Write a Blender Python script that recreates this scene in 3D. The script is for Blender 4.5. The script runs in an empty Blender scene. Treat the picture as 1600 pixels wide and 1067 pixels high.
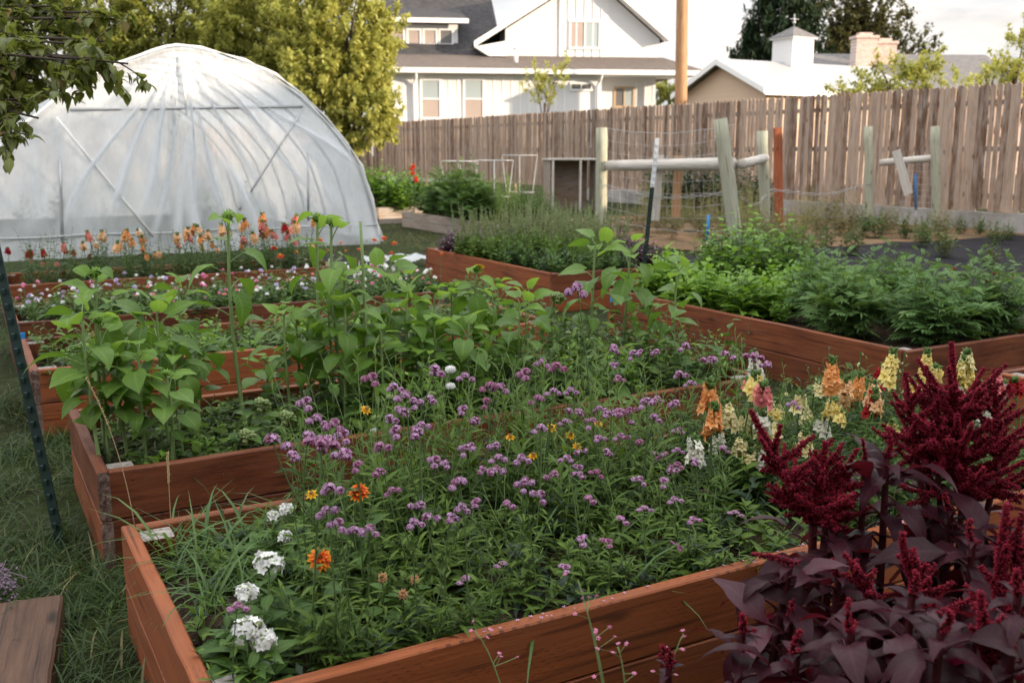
import bpy, math, random
import numpy as np
from mathutils import Vector, Matrix
R = math.radians
rng = np.random.default_rng(7)
random.seed(7)
scn = bpy.context.scene
COL = scn.collection
PI = math.pi
H = 1.45
PITCH = math.atan((533.5 - 235) / 1555.0)
cP, sP = math.cos(PITCH), math.sin(PITCH)
ANG = R(29)
E1 = np.array([math.cos(ANG), math.sin(ANG), 0.]); E2 = np.array([-math.sin(ANG), math.cos(ANG), 0.])

# ------------------------------------------------------------------ measuring helpers
def ray(u, v):
    a = (u - 800) / 1555.0; b = -(v - 533.5) / 1555.0
    return np.array([a, cP + b * sP, -sP + b * cP])
def at(u, v, Y):
    r = ray(u, v); return np.array([0, 0, H]) + r * (Y / r[1])
def ab(a, b, z=0.):
    q = E1 * a + E2 * b; return np.array([q[0], q[1], z])
def to_ab(x, y):
    return x * E1[0] + y * E1[1], x * E2[0] + y * E2[1]
def at_b(u, v, b):
    """point seen at (u, v) lying on the vertical plane b (distance along the bed row axis)"""
    r = ray(u, v); t = b / (r[0] * E2[0] + r[1] * E2[1]); return np.array([0, 0, H]) + r * t
def proj(p):
    x, y, z = p[0], p[1], p[2] - H
    d = y * cP - z * sP; h = y * sP + z * cP
    return 800 + 1555 * x / d, 533.5 - 1555 * h / d

# ------------------------------------------------------------------ mesh builder
class MB:
    def __init__(s):
        s.V = []; s.F = []; s.P = []; s.T = []; s.n = 0
    def add(s, v, faces, mat=0, p=None, tint=0.5, smooth=True):
        v = np.asarray(v, float).reshape(-1, 3)
        n = len(v)
        s.V.append(v)
        s.P.append(np.zeros((n, 3)) if p is None else np.asarray(p, float).reshape(-1, 3))
        t = np.empty(n); t[:] = tint
        s.T.append(t)
        for fa in (faces if isinstance(faces, list) else [faces]):
            fa = np.asarray(fa, int)
            if len(fa) == 0: continue
            s.F.append((fa + s.n, mat, smooth))
        s.n += n
    def build(s, name, mats, parent=None, link=True):
        me = mesh_from(s, name, mats)
        o = bpy.data.objects.new(name, me)
        if link: COL.objects.link(o)
        if parent is not None: o.parent = parent
        return o
def mesh_from(s, name, mats):
    me = bpy.data.meshes.new(name)
    V = np.concatenate(s.V) if s.V else np.zeros((0, 3))
    me.vertices.add(len(V)); me.vertices.foreach_set('co', V.astype(np.float32).ravel())
    li = []; tot = []; mi = []; sm = []
    for fa, m, smooth in s.F:
        li.append(fa.ravel()); k, c = fa.shape
        tot.append(np.full(k, c)); mi.append(np.full(k, m)); sm.append(np.full(k, smooth))
    li = np.concatenate(li); tot = np.concatenate(tot); mi = np.concatenate(mi); sm = np.concatenate(sm)
    me.loops.add(len(li)); me.loops.foreach_set('vertex_index', li.astype(np.int32))
    me.polygons.add(len(tot))
    st = np.concatenate([[0], np.cumsum(tot)[:-1]])
    me.polygons.foreach_set('loop_start', st.astype(np.int32))
    try: me.polygons.foreach_set('loop_total', tot.astype(np.int32))
    except Exception: pass
    me.polygons.foreach_set('material_index', mi.astype(np.int32))
    me.polygons.foreach_set('use_smooth', sm.astype(bool))
    a = me.attributes.new('tint', 'FLOAT', 'POINT'); a.data.foreach_set('value', np.concatenate(s.T).astype(np.float32))
    a = me.attributes.new('p', 'FLOAT_VECTOR', 'POINT'); a.data.foreach_set('vector', np.concatenate(s.P).astype(np.float32).ravel())
    for m in (mats if isinstance(mats, (list, tuple)) else [mats]): me.materials.append(m)
    me.update(calc_edges=True); me.validate()
    return me

def nrm(a):
    a = np.asarray(a, float); return a / np.maximum(np.linalg.norm(a, axis=-1, keepdims=True), 1e-9)
def basis(d, up):
    """(N,3,3) matrices whose columns are x, y (=d), z"""
    y = nrm(d); up = np.broadcast_to(np.asarray(up, float), y.shape)
    x = np.cross(y, up); bad = np.linalg.norm(x, axis=-1) < 1e-4
    if np.any(bad): x[bad] = np.cross(y[bad], np.array([.3, .9, .2]))
    x = nrm(x); z = np.cross(x, y)
    return np.stack([x, y, z], axis=-1)
def inst(mb, T, B, pos, tint=None, mat=None):
    """T=(verts, [(faces, mat)], p); B (N,3,3); pos (N,3)"""
    v, fl, p = T; N = len(pos)
    if N == 0: return
    W = np.einsum('nij,kj->nki', B, v) + np.asarray(pos)[:, None, :]
    k = len(v)
    tt = rng.random(N) if tint is None else np.broadcast_to(np.asarray(tint, float), (N,))
    pp = np.broadcast_to(p, (N, k, 3)).copy(); pp[:, :, 2] = tt[:, None]
    mb.V.append(W.reshape(-1, 3)); mb.P.append(pp.reshape(-1, 3)); mb.T.append(np.repeat(tt, k))
    off = np.arange(N) * k + mb.n
    for fa, m in fl:
        fa = np.asarray(fa, int)
        g = (fa[None] + off[:, None, None]).reshape(-1, fa.shape[1])
        mb.F.append((g, m if mat is None else mat, True))
    mb.n += N * k

def tube(mb, pts, rad, ns=6, mat=0, cap=True, tint=.5, twist=0., smooth=True):
    pts = np.asarray(pts, float); n = len(pts)
    rad = np.broadcast_to(np.asarray(rad, float), (n,))
    d = np.gradient(pts, axis=0); d = nrm(d)
    ref = np.array([0, 0, 1.]) if abs(d[0][2]) < .9 else np.array([1., 0, 0])
    x = nrm(np.cross(d[0], ref)); X = []
    for i in range(n):
        x = x - d[i] * np.dot(x, d[i]); x = x / max(np.linalg.norm(x), 1e-9); X.append(x)
    X = np.array(X); Yv = np.cross(d, X)
    th = np.arange(ns) / ns * 2 * PI + twist
    ring = X[:, None, :] * np.cos(th)[None, :, None] + Yv[:, None, :] * np.sin(th)[None, :, None]
    V = pts[:, None, :] + ring * rad[:, None, None]
    L = np.concatenate([[0], np.cumsum(np.linalg.norm(np.diff(pts, axis=0), axis=1))])
    p = np.stack([np.repeat(L, ns), np.tile(np.cos(th), n) * np.repeat(rad, ns), np.tile(np.sin(th), n) * np.repeat(rad, ns)], -1)
    f = []
    for i in range(n - 1):
        for j in range(ns):
            k = (j + 1) % ns; f.append((i * ns + j, i * ns + k, (i + 1) * ns + k, (i + 1) * ns + j))
    V = V.reshape(-1, 3); fl = [np.array(f)]
    if cap:
        V = np.concatenate([V, pts[:1], pts[-1:]]); p = np.concatenate([p, [[0, 0, 0]], [[L[-1], 0, 0]]])
        a, b = n * ns, n * ns + 1
        fl.append(np.array([(a, (j + 1) % ns, j) for j in range(ns)] + [(b, (n - 1) * ns + j, (n - 1) * ns + (j + 1) % ns) for j in range(ns)]))
    mb.add(V, fl, mat, p, tint, smooth)
def bez(p0, p1, p2, n=6):
    t = np.linspace(0, 1, n)[:, None]
    return (1 - t) ** 2 * np.asarray(p0, float) + 2 * t * (1 - t) * np.asarray(p1, float) + t * t * np.asarray(p2, float)

def board(mb, p0, p1, w, h, mat=0, up=(0, 0, 1), ch=.004, nseg=6, wob=.0015, tint=None, endmat=None, screws=False):
    """a sawn board: p0 -> p1 along its axis, w across, h along up; chamfered edges; 'p' holds board-local coordinates"""
    p0 = np.asarray(p0, float); p1 = np.asarray(p1, float)
    d = p1 - p0; L = np.linalg.norm(d); d = d / L
    up = np.asarray(up, float); s = nrm(np.cross(d, up)); up = nrm(np.cross(s, d))
    a, b = w / 2, h / 2; c = min(ch, a * .45, b * .45)
    prof = np.array([(-a + c, -b), (a - c, -b), (a, -b + c), (a, b - c), (a - c, b), (-a + c, b), (-a, b - c), (-a, -b + c)])
    ts = np.linspace(0, 1, nseg + 1); V = []; P = []
    off = rng.random(3) * 40
    for t in ts:
        jw = rng.normal(0, wob, 2) if 0 < t < 1 else (0, 0)
        for q in prof:
            V.append(p0 + d * L * t + s * (q[0] + jw[0]) + up * (q[1] + jw[1])); P.append((t * L + off[0], q[0] + off[1], q[1] + off[2]))
    f = []
    for i in range(nseg):
        for j in range(8):
            k = (j + 1) % 8; f.append((i * 8 + j, i * 8 + k, (i + 1) * 8 + k, (i + 1) * 8 + j))
    tt = rng.random() if tint is None else tint
    if screws:
        for t_ in (.025, .975, .5):
            for q_ in (-.28, .28):
                for sg in (-1, 1):
                    c_ = p0 + d * L * t_ + up * h * q_ + s * sg * (a + .0004); tube(mb, [c_ - s * sg * .002, c_ + s * sg * .0006], .0045, 8, mat, True, 0.)
    e = [tuple(range(7, -1, -1)), tuple(nseg * 8 + j for j in range(8))]
    if endmat is None:
        mb.add(V, [np.array(f), np.array(e)], mat, P, tt, False)
    else:
        mb.add(V, [np.array(f)], mat, P, tt, False)
        mb.add(V, [np.array(e)], endmat, P, tt, False)
def box(mb, c, sx, sy, sz, mat=0, rot=0., tint=.5, ch=0.):
    c = np.asarray(c, float); d = np.array([math.cos(rot), math.sin(rot), 0])
    board(mb, c - d * sx / 2, c + d * sx / 2, sy, sz, mat, ch=ch if ch else .002, nseg=1, tint=tint)
def prism(mb, poly, ext, mat=0, tint=.5):
    """closed prism: polygon (N,3) swept by vector ext"""
    poly = np.asarray(poly, float); n = len(poly); ext = np.asarray(ext, float)
    V = np.concatenate([poly, poly + ext])
    side = np.array([(i, (i + 1) % n, n + (i + 1) % n, n + i) for i in range(n)])
    nor = sum(np.cross(poly[i] - poly[0], poly[i + 1] - poly[0]) for i in range(1, n - 1))
    caps = np.array([tuple(range(n - 1, -1, -1)), tuple(range(n, 2 * n))])
    if np.dot(nor, ext) < 0: side = side[:, ::-1]; caps = caps[:, ::-1]
    mb.add(V, [side, caps], mat, V, tint, False)

# ------------------------------------------------------------------ leaf templates (length along +Y, width X, face +Z)
def leaf_t(width, peak=.4, seg=4, fold=.25, droop=.5, base=0.0, power=1.0, stalk=0., heart=0., wave=0.):
    v = []; p = []; f3 = []; f4 = []
    ts = np.linspace(0, 1, seg + 1); y = stalk; z = 0; ang = .0
    pos = []
    for i, t in enumerate(ts):
        if i: 
            ang -= droop / seg; y += math.cos(ang) / seg * (1 - stalk); z += math.sin(ang) / seg * (1 - stalk)
        pos.append((y, z))
    for i, t in enumerate(ts[:-1]):
        if t < peak: w = base + (1 - base) * math.sin(t / peak * PI / 2) ** power
        else: w = math.cos((t - peak) / (1 - peak) * PI / 2) ** (.8 + .5 * power)
        w *= width / 2; yy, zz = pos[i]
        hb = -heart * (1 - t / .25) if t < .25 else 0
        wz = wave * math.sin(i * 2.4)
        v += [(-w, yy + hb, zz + fold * w + wz), (0, yy, zz), (w, yy + hb, zz + fold * w - wz)]
        p += [(t, -1, 0), (t, 0, 0), (t, 1, 0)]
    v.append((0, pos[-1][0], pos[-1][1])); p.append((1, 0, 0))
    for i in range(seg - 1):
        a = i * 3; f4 += [(a, a + 1, a + 4, a + 3), (a + 1, a + 2, a + 5, a + 4)]
    a = (seg - 1) * 3; tip = seg * 3
    f3 = [(a, a + 1, tip), (a + 1, a + 2, tip)]
    return np.array(v, float), [(np.array(f4), 0), (np.array(f3), 0)] if f4 else [(np.array(f3), 0)], np.array(p, float)
def with_mat(T, m): return (T[0], [(f, m) for f, _ in T[1]], T[2])
LANCE = leaf_t(.2, .35, 3, .3, .5, .25)
LANCE2 = leaf_t(.26, .35, 4, .35, .9, .25)
BROAD = leaf_t(.42, .4, 4, .3, .7, .15)
OVATE = leaf_t(.58, .38, 4, .22, .6, .1)
SIMPLE = leaf_t(.55, .42, 2, .2, .3, .1)
OVATE2 = leaf_t(.5, .4, 4, .3, .9, .1)
HEART = leaf_t(.78, .3, 6, .2, .6, .45, .8, 0, .13, .012)
HEART2 = leaf_t(.74, .3, 6, .28, 1.3, .45, .8, 0, .13, .015)
AMAR = leaf_t(.36, .38, 8, .34, 1.65, .08, 1.2, 0, 0, .02)
AMAR2 = leaf_t(.42, .38, 8, .26, 1.0, .08, 1.2, 0, 0, .024)
BLADE = leaf_t(.035, .2, 4, .5, 1.4, .7)
BLADE2 = leaf_t(.028, .2, 3, .5, .8, .7)
PETAL = leaf_t(.5, .62, 2, .15, .35, .25)
def octa(sx=1, sy=1, sz=1):
    v = np.array([(1, 0, 0), (-1, 0, 0), (0, 1, 0), (0, -1, 0), (0, 0, 1), (0, 0, -1)], float) * (sx, sy, sz)
    f = np.array([(0, 2, 4), (2, 1, 4), (1, 3, 4), (3, 0, 4), (2, 0, 5), (1, 2, 5), (3, 1, 5), (0, 3, 5)])
    p = np.zeros((6, 3)); p[:, 0] = (v[:, 2] / sz + 1) / 2
    return v, [(f, 0)], p
OCTA = octa()
def star_t(n=5, r=1., cup=.25, wide=.8):
    """small open flower facing +Z, n petals each a kite"""
    v = [(0, 0, 0)]; p = [(0, 0, 0)]; f = []
    for k in range(n):
        a = 2 * PI * k / n; h = PI / n * wide
        i = len(v)
        v += [(r * .62 * math.cos(a - h), r * .62 * math.sin(a - h), cup * r * .5), (r * math.cos(a), r * math.sin(a), cup * r * .7), (r * .62 * math.cos(a + h), r * .62 * math.sin(a + h), cup * r * .5)]
        p += [(.7, -1, 0), (1, 0, 0), (.7, 1, 0)]
        f.append((0, i, i + 1, i + 2))
    return np.array(v, float), [(np.array(f), 0)], np.array(p, float)
STAR = star_t()
def scale_b(B, s):
    s = np.asarray(s, float)
    if s.ndim == 1: s = s[:, None] if len(s) == len(B) else s[None]
    return B * (s[:, None, :] if s.shape[-1] == 3 else s[:, :, None])
def rand_unit(n):
    return nrm(rng.normal(size=(n, 3)))
def polar(az, el):
    return np.stack([np.cos(az) * np.cos(el), np.sin(az) * np.cos(el), np.sin(el)], -1)

# ------------------------------------------------------------------ materials
def new_mat(name):
    m = bpy.data.materials.new(name); m.use_nodes = True
    nt = m.node_tree; nt.nodes.clear()
    return m, nt
class NT:
    def __init__(s, nt): s.nt = nt
    def n(s, typ, **kw):
        x = s.nt.nodes.new(typ)
        for k, v in kw.items():
            if k.startswith('i_'): x.inputs[k[2:].replace('_', ' ')].default_value = v
            else: setattr(x, k, v)
        return x
    def l(s, a, b): s.nt.links.new(a, b)
    def attr(s, name): return s.n('ShaderNodeAttribute', attribute_name=name)
    def math(s, op, a, b=None, clamp=False):
        x = s.n('ShaderNodeMath', operation=op, use_clamp=clamp)
        for i, q in enumerate((a, b)):
            if q is None: continue
            if isinstance(q, (int, float)): x.inputs[i].default_value = q
            else: s.l(q, x.inputs[i])
        return x.outputs[0]
    def mix(s, f, a, b, mode='MIX'):
        x = s.n('ShaderNodeMix', data_type='RGBA', blend_type=mode)
        for i, q in ((0, f), (6, a), (7, b)):
            if isinstance(q, (int, float)): x.inputs[i].default_value = q
            elif isinstance(q, tuple): x.inputs[i].default_value = (*q[:3], 1)
            else: s.l(q, x.inputs[i])
        return x.outputs[2]
    def ramp(s, f, stops, interp='LINEAR'):
        x = s.n('ShaderNodeValToRGB'); x.color_ramp.interpolation = interp
        e = x.color_ramp.elements
        while len(e) < len(stops): e.new(.5)
        for el, (p, c) in zip(e, stops):
            el.position = p; el.color = (*c[:3], 1) if isinstance(c, tuple) else (c, c, c, 1)
        s.l(f, x.inputs[0]); return x.outputs[0]
    def noise(s, vec, scale=5, detail=4, rough=.6, dim='3D'):
        x = s.n('ShaderNodeTexNoise'); x.inputs['Scale'].default_value = scale; x.inputs['Detail'].default_value = detail; x.inputs['Roughness'].default_value = rough
        if vec is not None: s.l(vec, x.inputs['Vector'])
        return x.outputs['Fac']
    def mapv(s, vec, scale=(1, 1, 1), loc=(0, 0, 0), rot=(0, 0, 0)):
        x = s.n('ShaderNodeMapping'); x.inputs['Scale'].default_value = scale; x.inputs['Location'].default_value = loc; x.inputs['Rotation'].default_value = rot
        s.l(vec, x.inputs['Vector']); return x.outputs[0]
    def out(s, sh): 
        o = s.n('ShaderNodeOutputMaterial'); s.l(sh, o.inputs['Surface'])
    def bsdf(s, col, rough=.6, spec=.3, bump=None, bstr=.3, bdist=.01, metal=0.):
        b = s.n('ShaderNodeBsdfPrincipled')
        for key, q in (('Base Color', col), ('Roughness', rough)):
            if isinstance(q, (int, float)): b.inputs[key].default_value = q
            elif isinstance(q, tuple): b.inputs[key].default_value = (*q[:3], 1)
            else: s.l(q, b.inputs[key])
        b.inputs['Specular IOR Level'].default_value = spec; b.inputs['Metallic'].default_value = metal
        if bump is not None:
            x = s.n('ShaderNodeBump'); x.inputs['Strength'].default_value = bstr; x.inputs['Distance'].default_value = bdist
            s.l(bump, x.inputs['Height']); s.l(x.outputs[0], b.inputs['Normal'])
        return b.outputs[0]

def leaf_mat(name, c1, c2, rough=.5, trans=.35, vein=.35, spec=.35, tcol=None, extra=None):
    m, nt = new_mat(name); g = NT(nt)
    t = g.attr('tint').outputs['Fac']; p = g.attr('p').outputs['Vector']
    oi = g.n('ShaderNodeObjectInfo').outputs['Random']
    f = g.math('ADD', g.math('MULTIPLY', t, .7), g.math('MULTIPLY', oi, .3), True)
    col = g.mix(f, c1, c2)
    if extra is not None:   # a few leaves yellowing / discoloured
        col = g.mix(g.math('MULTIPLY', g.math('GREATER_THAN', t, extra[1]), .8), col, extra[0])
    sx = g.n('ShaderNodeSeparateXYZ'); g.l(p, sx.inputs[0])
    ay = g.math('ABSOLUTE', sx.outputs['Y'])
    mid = g.math('SUBTRACT', 1., g.math('MULTIPLY', ay, 7.), True)
    # side veins
    sv = g.math('SINE', g.math('MULTIPLY', g.math('SUBTRACT', g.math('MULTIPLY', sx.outputs['X'], 1.0), g.math('MULTIPLY', ay, .22)), 52.))
    sv = g.math('MULTIPLY', g.math('GREATER_THAN', sv, .82), .45)
    vv = g.math('MULTIPLY', g.math('MAXIMUM', mid, sv), vein)
    light = tuple(min(1, c * 1.7 + .03) for c in c2)
    col = g.mix(vv, col, light)
    geo = g.n('ShaderNodeTexCoord')
    ns = g.noise(geo.outputs['Object'], 18, 2)
    col = g.mix(g.math('MULTIPLY', g.math('SUBTRACT', ns, .4, True), .7), col, tuple(c * .55 for c in c1))
    b = g.bsdf(col, rough, spec)
    tr = g.n('ShaderNodeBsdfTranslucent')
    if tcol is None: 
        g.l(g.mix(.5, col, tuple(min(1, c * k) for c, k in zip(c2, (1.6, 1.5, .7)))), tr.inputs[0])
    else: tr.inputs[0].default_value = (*tcol, 1)
    ms = g.n('ShaderNodeMixShader'); ms.inputs[0].default_value = trans
    g.l(b, ms.inputs[1]); g.l(tr.outputs[0], ms.inputs[2]); g.out(ms.outputs[0])
    return m
def petal_mat(name, stops, trans=.3, rough=.6, var=.25, aged=None):
    """colour along the petal (base -> tip)"""
    m, nt = new_mat(name); g = NT(nt)
    p = g.attr('p').outputs['Vector']; t = g.attr('tint').outputs['Fac']
    sx = g.n('ShaderNodeSeparateXYZ'); g.l(p, sx.inputs[0])
    col = g.ramp(sx.outputs['X'], stops)
    if aged is not None: col = g.mix(g.math('MULTIPLY', g.math('SUBTRACT', g.n('ShaderNodeObjectInfo').outputs['Random'], .5, True), 1.5), col, aged)
    h = g.n('ShaderNodeHueSaturation'); g.l(col, h.inputs['Color'])
    g.l(g.math('ADD', 1 - var, g.math('MULTIPLY', t, 2 * var)), h.inputs['Value'])
    h.inputs['Saturation'].default_value = 1.
    b = g.bsdf(h.outputs[0], rough, .2)
    tr = g.n('ShaderNodeBsdfTranslucent'); g.l(h.outputs[0], tr.inputs[0])
    ms = g.n('ShaderNodeMixShader'); ms.inputs[0].default_value = trans
    g.l(b, ms.inputs[1]); g.l(tr.outputs[0], ms.inputs[2]); g.out(ms.outputs[0])
    return m
def plain_mat(name, col, rough=.7, spec=.3, var=.25, nscale=12, metal=0., bstr=.15):
    m, nt = new_mat(name); g = NT(nt)
    tc = g.n('ShaderNodeTexCoord').outputs['Object']
    a = g.noise(tc, nscale, 5); oi = g.n('ShaderNodeObjectInfo').outputs['Random']
    c = g.mix(a, tuple(x * (1 - var) for x in col), tuple(min(1, x * (1 + var)) for x in col))
    g.out(g.bsdf(c, rough, spec, a, bstr, .004, metal)); return m

def wood_mat(name, dark, mid, light, rough=.65, incise=True, grain=1., knots=True, grey=None, spec=.3, tvar=.35):
    m, nt = new_mat(name); g = NT(nt)
    p = g.attr('p').outputs['Vector']; t = g.attr('tint').outputs['Fac']
    v = g.mapv(p, (1.1, 16, 16))
    n1 = g.noise(v, 2.2, 6, .65)
    v2 = g.mapv(p, (4.5, 120, 120)); n2 = g.noise(v2, 1.5, 4, .7)
    broad = g.noise(g.mapv(p, (.9, 3, 3)), 1.6, 3)
    wv = g.math('ADD', g.math('MULTIPLY', n1, .62), g.math('MULTIPLY', n2, .38))
    col = g.ramp(wv, [(.36, dark), (.47, mid), (.6, light)])
    col = g.mix(g.math('MULTIPLY', g.math('SUBTRACT', broad, .35, True), 1.1, True), col, g.mix(.5, dark, mid))
    col = g.mix(g.math('MULTIPLY', t, tvar), col, light)
    if tvar > .5: col = g.mix(g.math('MULTIPLY', g.math('SUBTRACT', .45, t, True), 1.7), col, dark)
    sx = g.n('ShaderNodeSeparateXYZ'); g.l(p, sx.inputs[0])
    h = wv
    # long dark checks and streaks along the grain
    st = g.noise(g.mapv(p, (1.6, 55, 55)), 1.0, 2)
    st = g.math('MULTIPLY', g.math('SUBTRACT', st, .58, True), 8., True)
    col = g.mix(g.math('MULTIPLY', st, .75), col, tuple(c * .25 for c in dark))
    if knots:
        vo = g.n('ShaderNodeTexVoronoi'); vo.inputs['Scale'].default_value = 1.; g.l(g.mapv(p, (2.2, 6, 6)), vo.inputs['Vector'])
        k = g.math('MULTIPLY', g.math('SUBTRACT', .13, vo.outputs['Distance'], True), 14., True)
        col = g.mix(g.math('MULTIPLY', k, .85), col, tuple(c * .45 for c in dark))
    if incise:
        yz = g.math('ADD', sx.outputs['Y'], sx.outputs['Z'])
        rw = g.math('DIVIDE', yz, .011); row = g.math('FLOOR', rw); fz = g.math('FRACT', rw)
        fx = g.math('FRACT', g.math('ADD', g.math('DIVIDE', sx.outputs['X'], .034), g.math('MULTIPLY', row, .37)))
        d = g.math('MULTIPLY', g.math('LESS_THAN', fx, .36), g.math('LESS_THAN', fz, .16))
        msk = g.math('MULTIPLY', g.math('SUBTRACT', g.noise(g.mapv(p, (3, 14, 14)), 1.3, 2), .45, True), 6., True)
        d = g.math('MULTIPLY', d, msk)
        col = g.mix(g.math('MULTIPLY', d, .75), col, tuple(c * .3 for c in dark))
        h = g.math('SUBTRACT', h, g.math('MULTIPLY', d, .6))
    if grey is not None:
        gm = g.math('MULTIPLY', g.math('SUBTRACT', g.noise(g.mapv(p, (1.2, 5, 5)), 2.3, 4), .42, True), 3.2, True)
        col = g.mix(g.math('MULTIPLY', gm, .7), col, grey)
    g.out(g.bsdf(col, rough, spec, h, .45 * grain, .006)); return m

M = {}
M['cedar'] = wood_mat('stained_boards', (.03, .0075, .003), (.165, .039, .0105), (.31, .088, .026), grey=(.21, .07, .03), tvar=.62)
M['boardend'] = wood_mat('board_end', (.02, .012, .01), (.07, .035, .025), (.3, .22, .18), incise=False, knots=False)
M['endgrain'] = wood_mat('cut_post_top', (.12, .1, .09), (.25, .22, .2), (.36, .33, .3), incise=False, knots=False)
M['barn'] = wood_mat('weathered_planks', (.14, .1, .075), (.27, .2, .15), (.4, .33, .27), incise=False, grey=(.36, .34, .32))
M['timber'] = wood_mat('old_timber', (.018, .008, .005), (.066, .032, .018), (.11, .058, .034), incise=False, grain=1.3)
M['picket'] = wood_mat('fence_pickets', (.085, .042, .025), (.27, .17, .115), (.48, .36, .275), incise=False, grey=(.42, .355, .31), rough=.85, spec=.15, tvar=.65)
M['postpale'] = wood_mat('peeled_post', (.19, .18, .12), (.34, .33, .24), (.46, .44, .35), incise=False, grey=(.33, .37, .29), rough=.8)
M['railpale'] = wood_mat('peeled_rail', (.3, .26, .21), (.5, .46, .41), (.6, .57, .52), incise=False, rough=.8)
M['redpost'] = wood_mat('stained_post', (.12, .03, .012), (.28, .075, .03), (.38, .12, .05), incise=False)
M['pole'] = wood_mat('pole_wood', (.17, .085, .04), (.36, .19, .09), (.48, .29, .16), incise=False, knots=False)
M['bark'] = wood_mat('bark', (.02, .014, .01), (.06, .045, .035), (.11, .085, .07), incise=False, knots=False, rough=.9)
# ------------------------------------------------------------------ object helpers
def tag(o, label=None, cat=None, group=None, kind=None):
    if label: o['label'] = label
    if cat: o['category'] = cat
    if group: o['group'] = group
    if kind: o['kind'] = kind
    return o
def empty(name, loc=(0, 0, 0), rz=0.):
    o = bpy.data.objects.new(name, None); COL.objects.link(o)
    o.location = loc; o.rotation_euler = (0, 0, rz); o.empty_display_size = .1; return o
ORD = 'first second third fourth fifth sixth seventh eighth ninth tenth eleventh twelfth thirteenth fourteenth fifteenth sixteenth seventeenth eighteenth nineteenth twentieth'.split()
TENS = {2: 'twenty', 3: 'thirty', 4: 'forty', 5: 'fifty', 6: 'sixty'}
def ordinal(n):
    if n <= 20: return ORD[n - 1]
    t, r = divmod(n, 10)
    return TENS[t] + '-' + ORD[r - 1] if r else TENS[t][:-1] + 'ieth'

# ------------------------------------------------------------------ camera, world, sun
cam = bpy.data.cameras.new('camera'); co = bpy.data.objects.new('camera', cam); COL.objects.link(co)
co.location = (0, 0, H); co.rotation_euler = (PI / 2 - PITCH, 0, 0)
cam.lens = 35; cam.sensor_width = 36; cam.clip_start = .05; cam.clip_end = 2000
cam.dof.use_dof = True; cam.dof.focus_distance = 3.1; cam.dof.aperture_fstop = 5.0
scn.camera = co
SUN_AZ, SUN_EL = R(-22), R(10.5)       # sun low on the right
w = bpy.data.worlds.new('World'); scn.world = w; w.use_nodes = True
g = NT(w.node_tree); w.node_tree.nodes.clear()
sky = g.n('ShaderNodeTexSky', sky_type='NISHITA', sun_disc=False, sun_elevation=SUN_EL, sun_rotation=PI / 2 - SUN_AZ, altitude=800, air_density=1., dust_density=1.5, ozone_density=1.)
tc = g.n('ShaderNodeTexCoord').outputs['Generated']
n1 = g.noise(g.mapv(tc, (1.6, 1.6, 6.5), (3.1, .4, 1.)), 1.5, 7, .55)
n2 = g.noise(g.mapv(tc, (2.5, 2.5, 10.), (.3, 5.4, 2.)), 2., 6, .6)
cover = g.ramp(n1, [(.36, 0.05), (.6, 1.)])
shade = g.ramp(n2, [(.35, (5.7, 5.35, 5.1)), (.62, (9.0, 8.5, 7.9))])
skyc = g.mix(1., sky.outputs[0], (1.0, 1.05, 1.15), 'MULTIPLY')
skyc = g.mix(.55, skyc, (6.4, 7.2, 8.4))
fin = g.mix(cover, skyc, shade)
sz_ = g.n('ShaderNodeSeparateXYZ'); g.l(tc, sz_.inputs[0])
zen = g.math('ADD', .8, g.math('MULTIPLY', g.math('POWER', g.math('MAXIMUM', sz_.outputs['Z'], 0.), 1.3), 1.9))
fin = g.mix(1., fin, g.ramp(g.math('MULTIPLY', zen, .25), [(0., 0.), (1., (4., 4., 4.))]), 'MULTIPLY')
bg = g.n('ShaderNodeBackground'); bg.inputs['Strength'].default_value = .1; g.l(fin, bg.inputs[0])
ow = g.n('ShaderNodeOutputWorld'); g.l(bg.outputs[0], ow.inputs[0])
sl = bpy.data.lights.new('sun', 'SUN'); so = bpy.data.objects.new('sun', sl); COL.objects.link(so)
sl.energy = 5.0; sl.angle = R(.6); sl.color = (1., .8, .6)
sd = Vector((math.cos(SUN_AZ) * math.cos(SUN_EL), math.sin(SUN_AZ) * math.cos(SUN_EL), math.sin(SUN_EL)))
so.rotation_euler = sd.to_track_quat('Z', 'Y').to_euler()
so.location = (30, -6, 12)
vs = scn.view_settings; vs.view_transform = 'Standard'; vs.look = 'None'; vs.gamma = 1.; vs.exposure = .8
scn.cycles.use_denoising = True
try: scn.cycles.denoiser = 'OPENIMAGEDENOISE'
except Exception: pass
scn.cycles.max_bounces = 8; scn.cycles.transparent_max_bounces = 16; scn.cycles.transmission_bounces = 6
scn.cycles.sample_clamp_indirect = 4.; scn.cycles.caustics_reflective = False; scn.cycles.caustics_refractive = False

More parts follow.
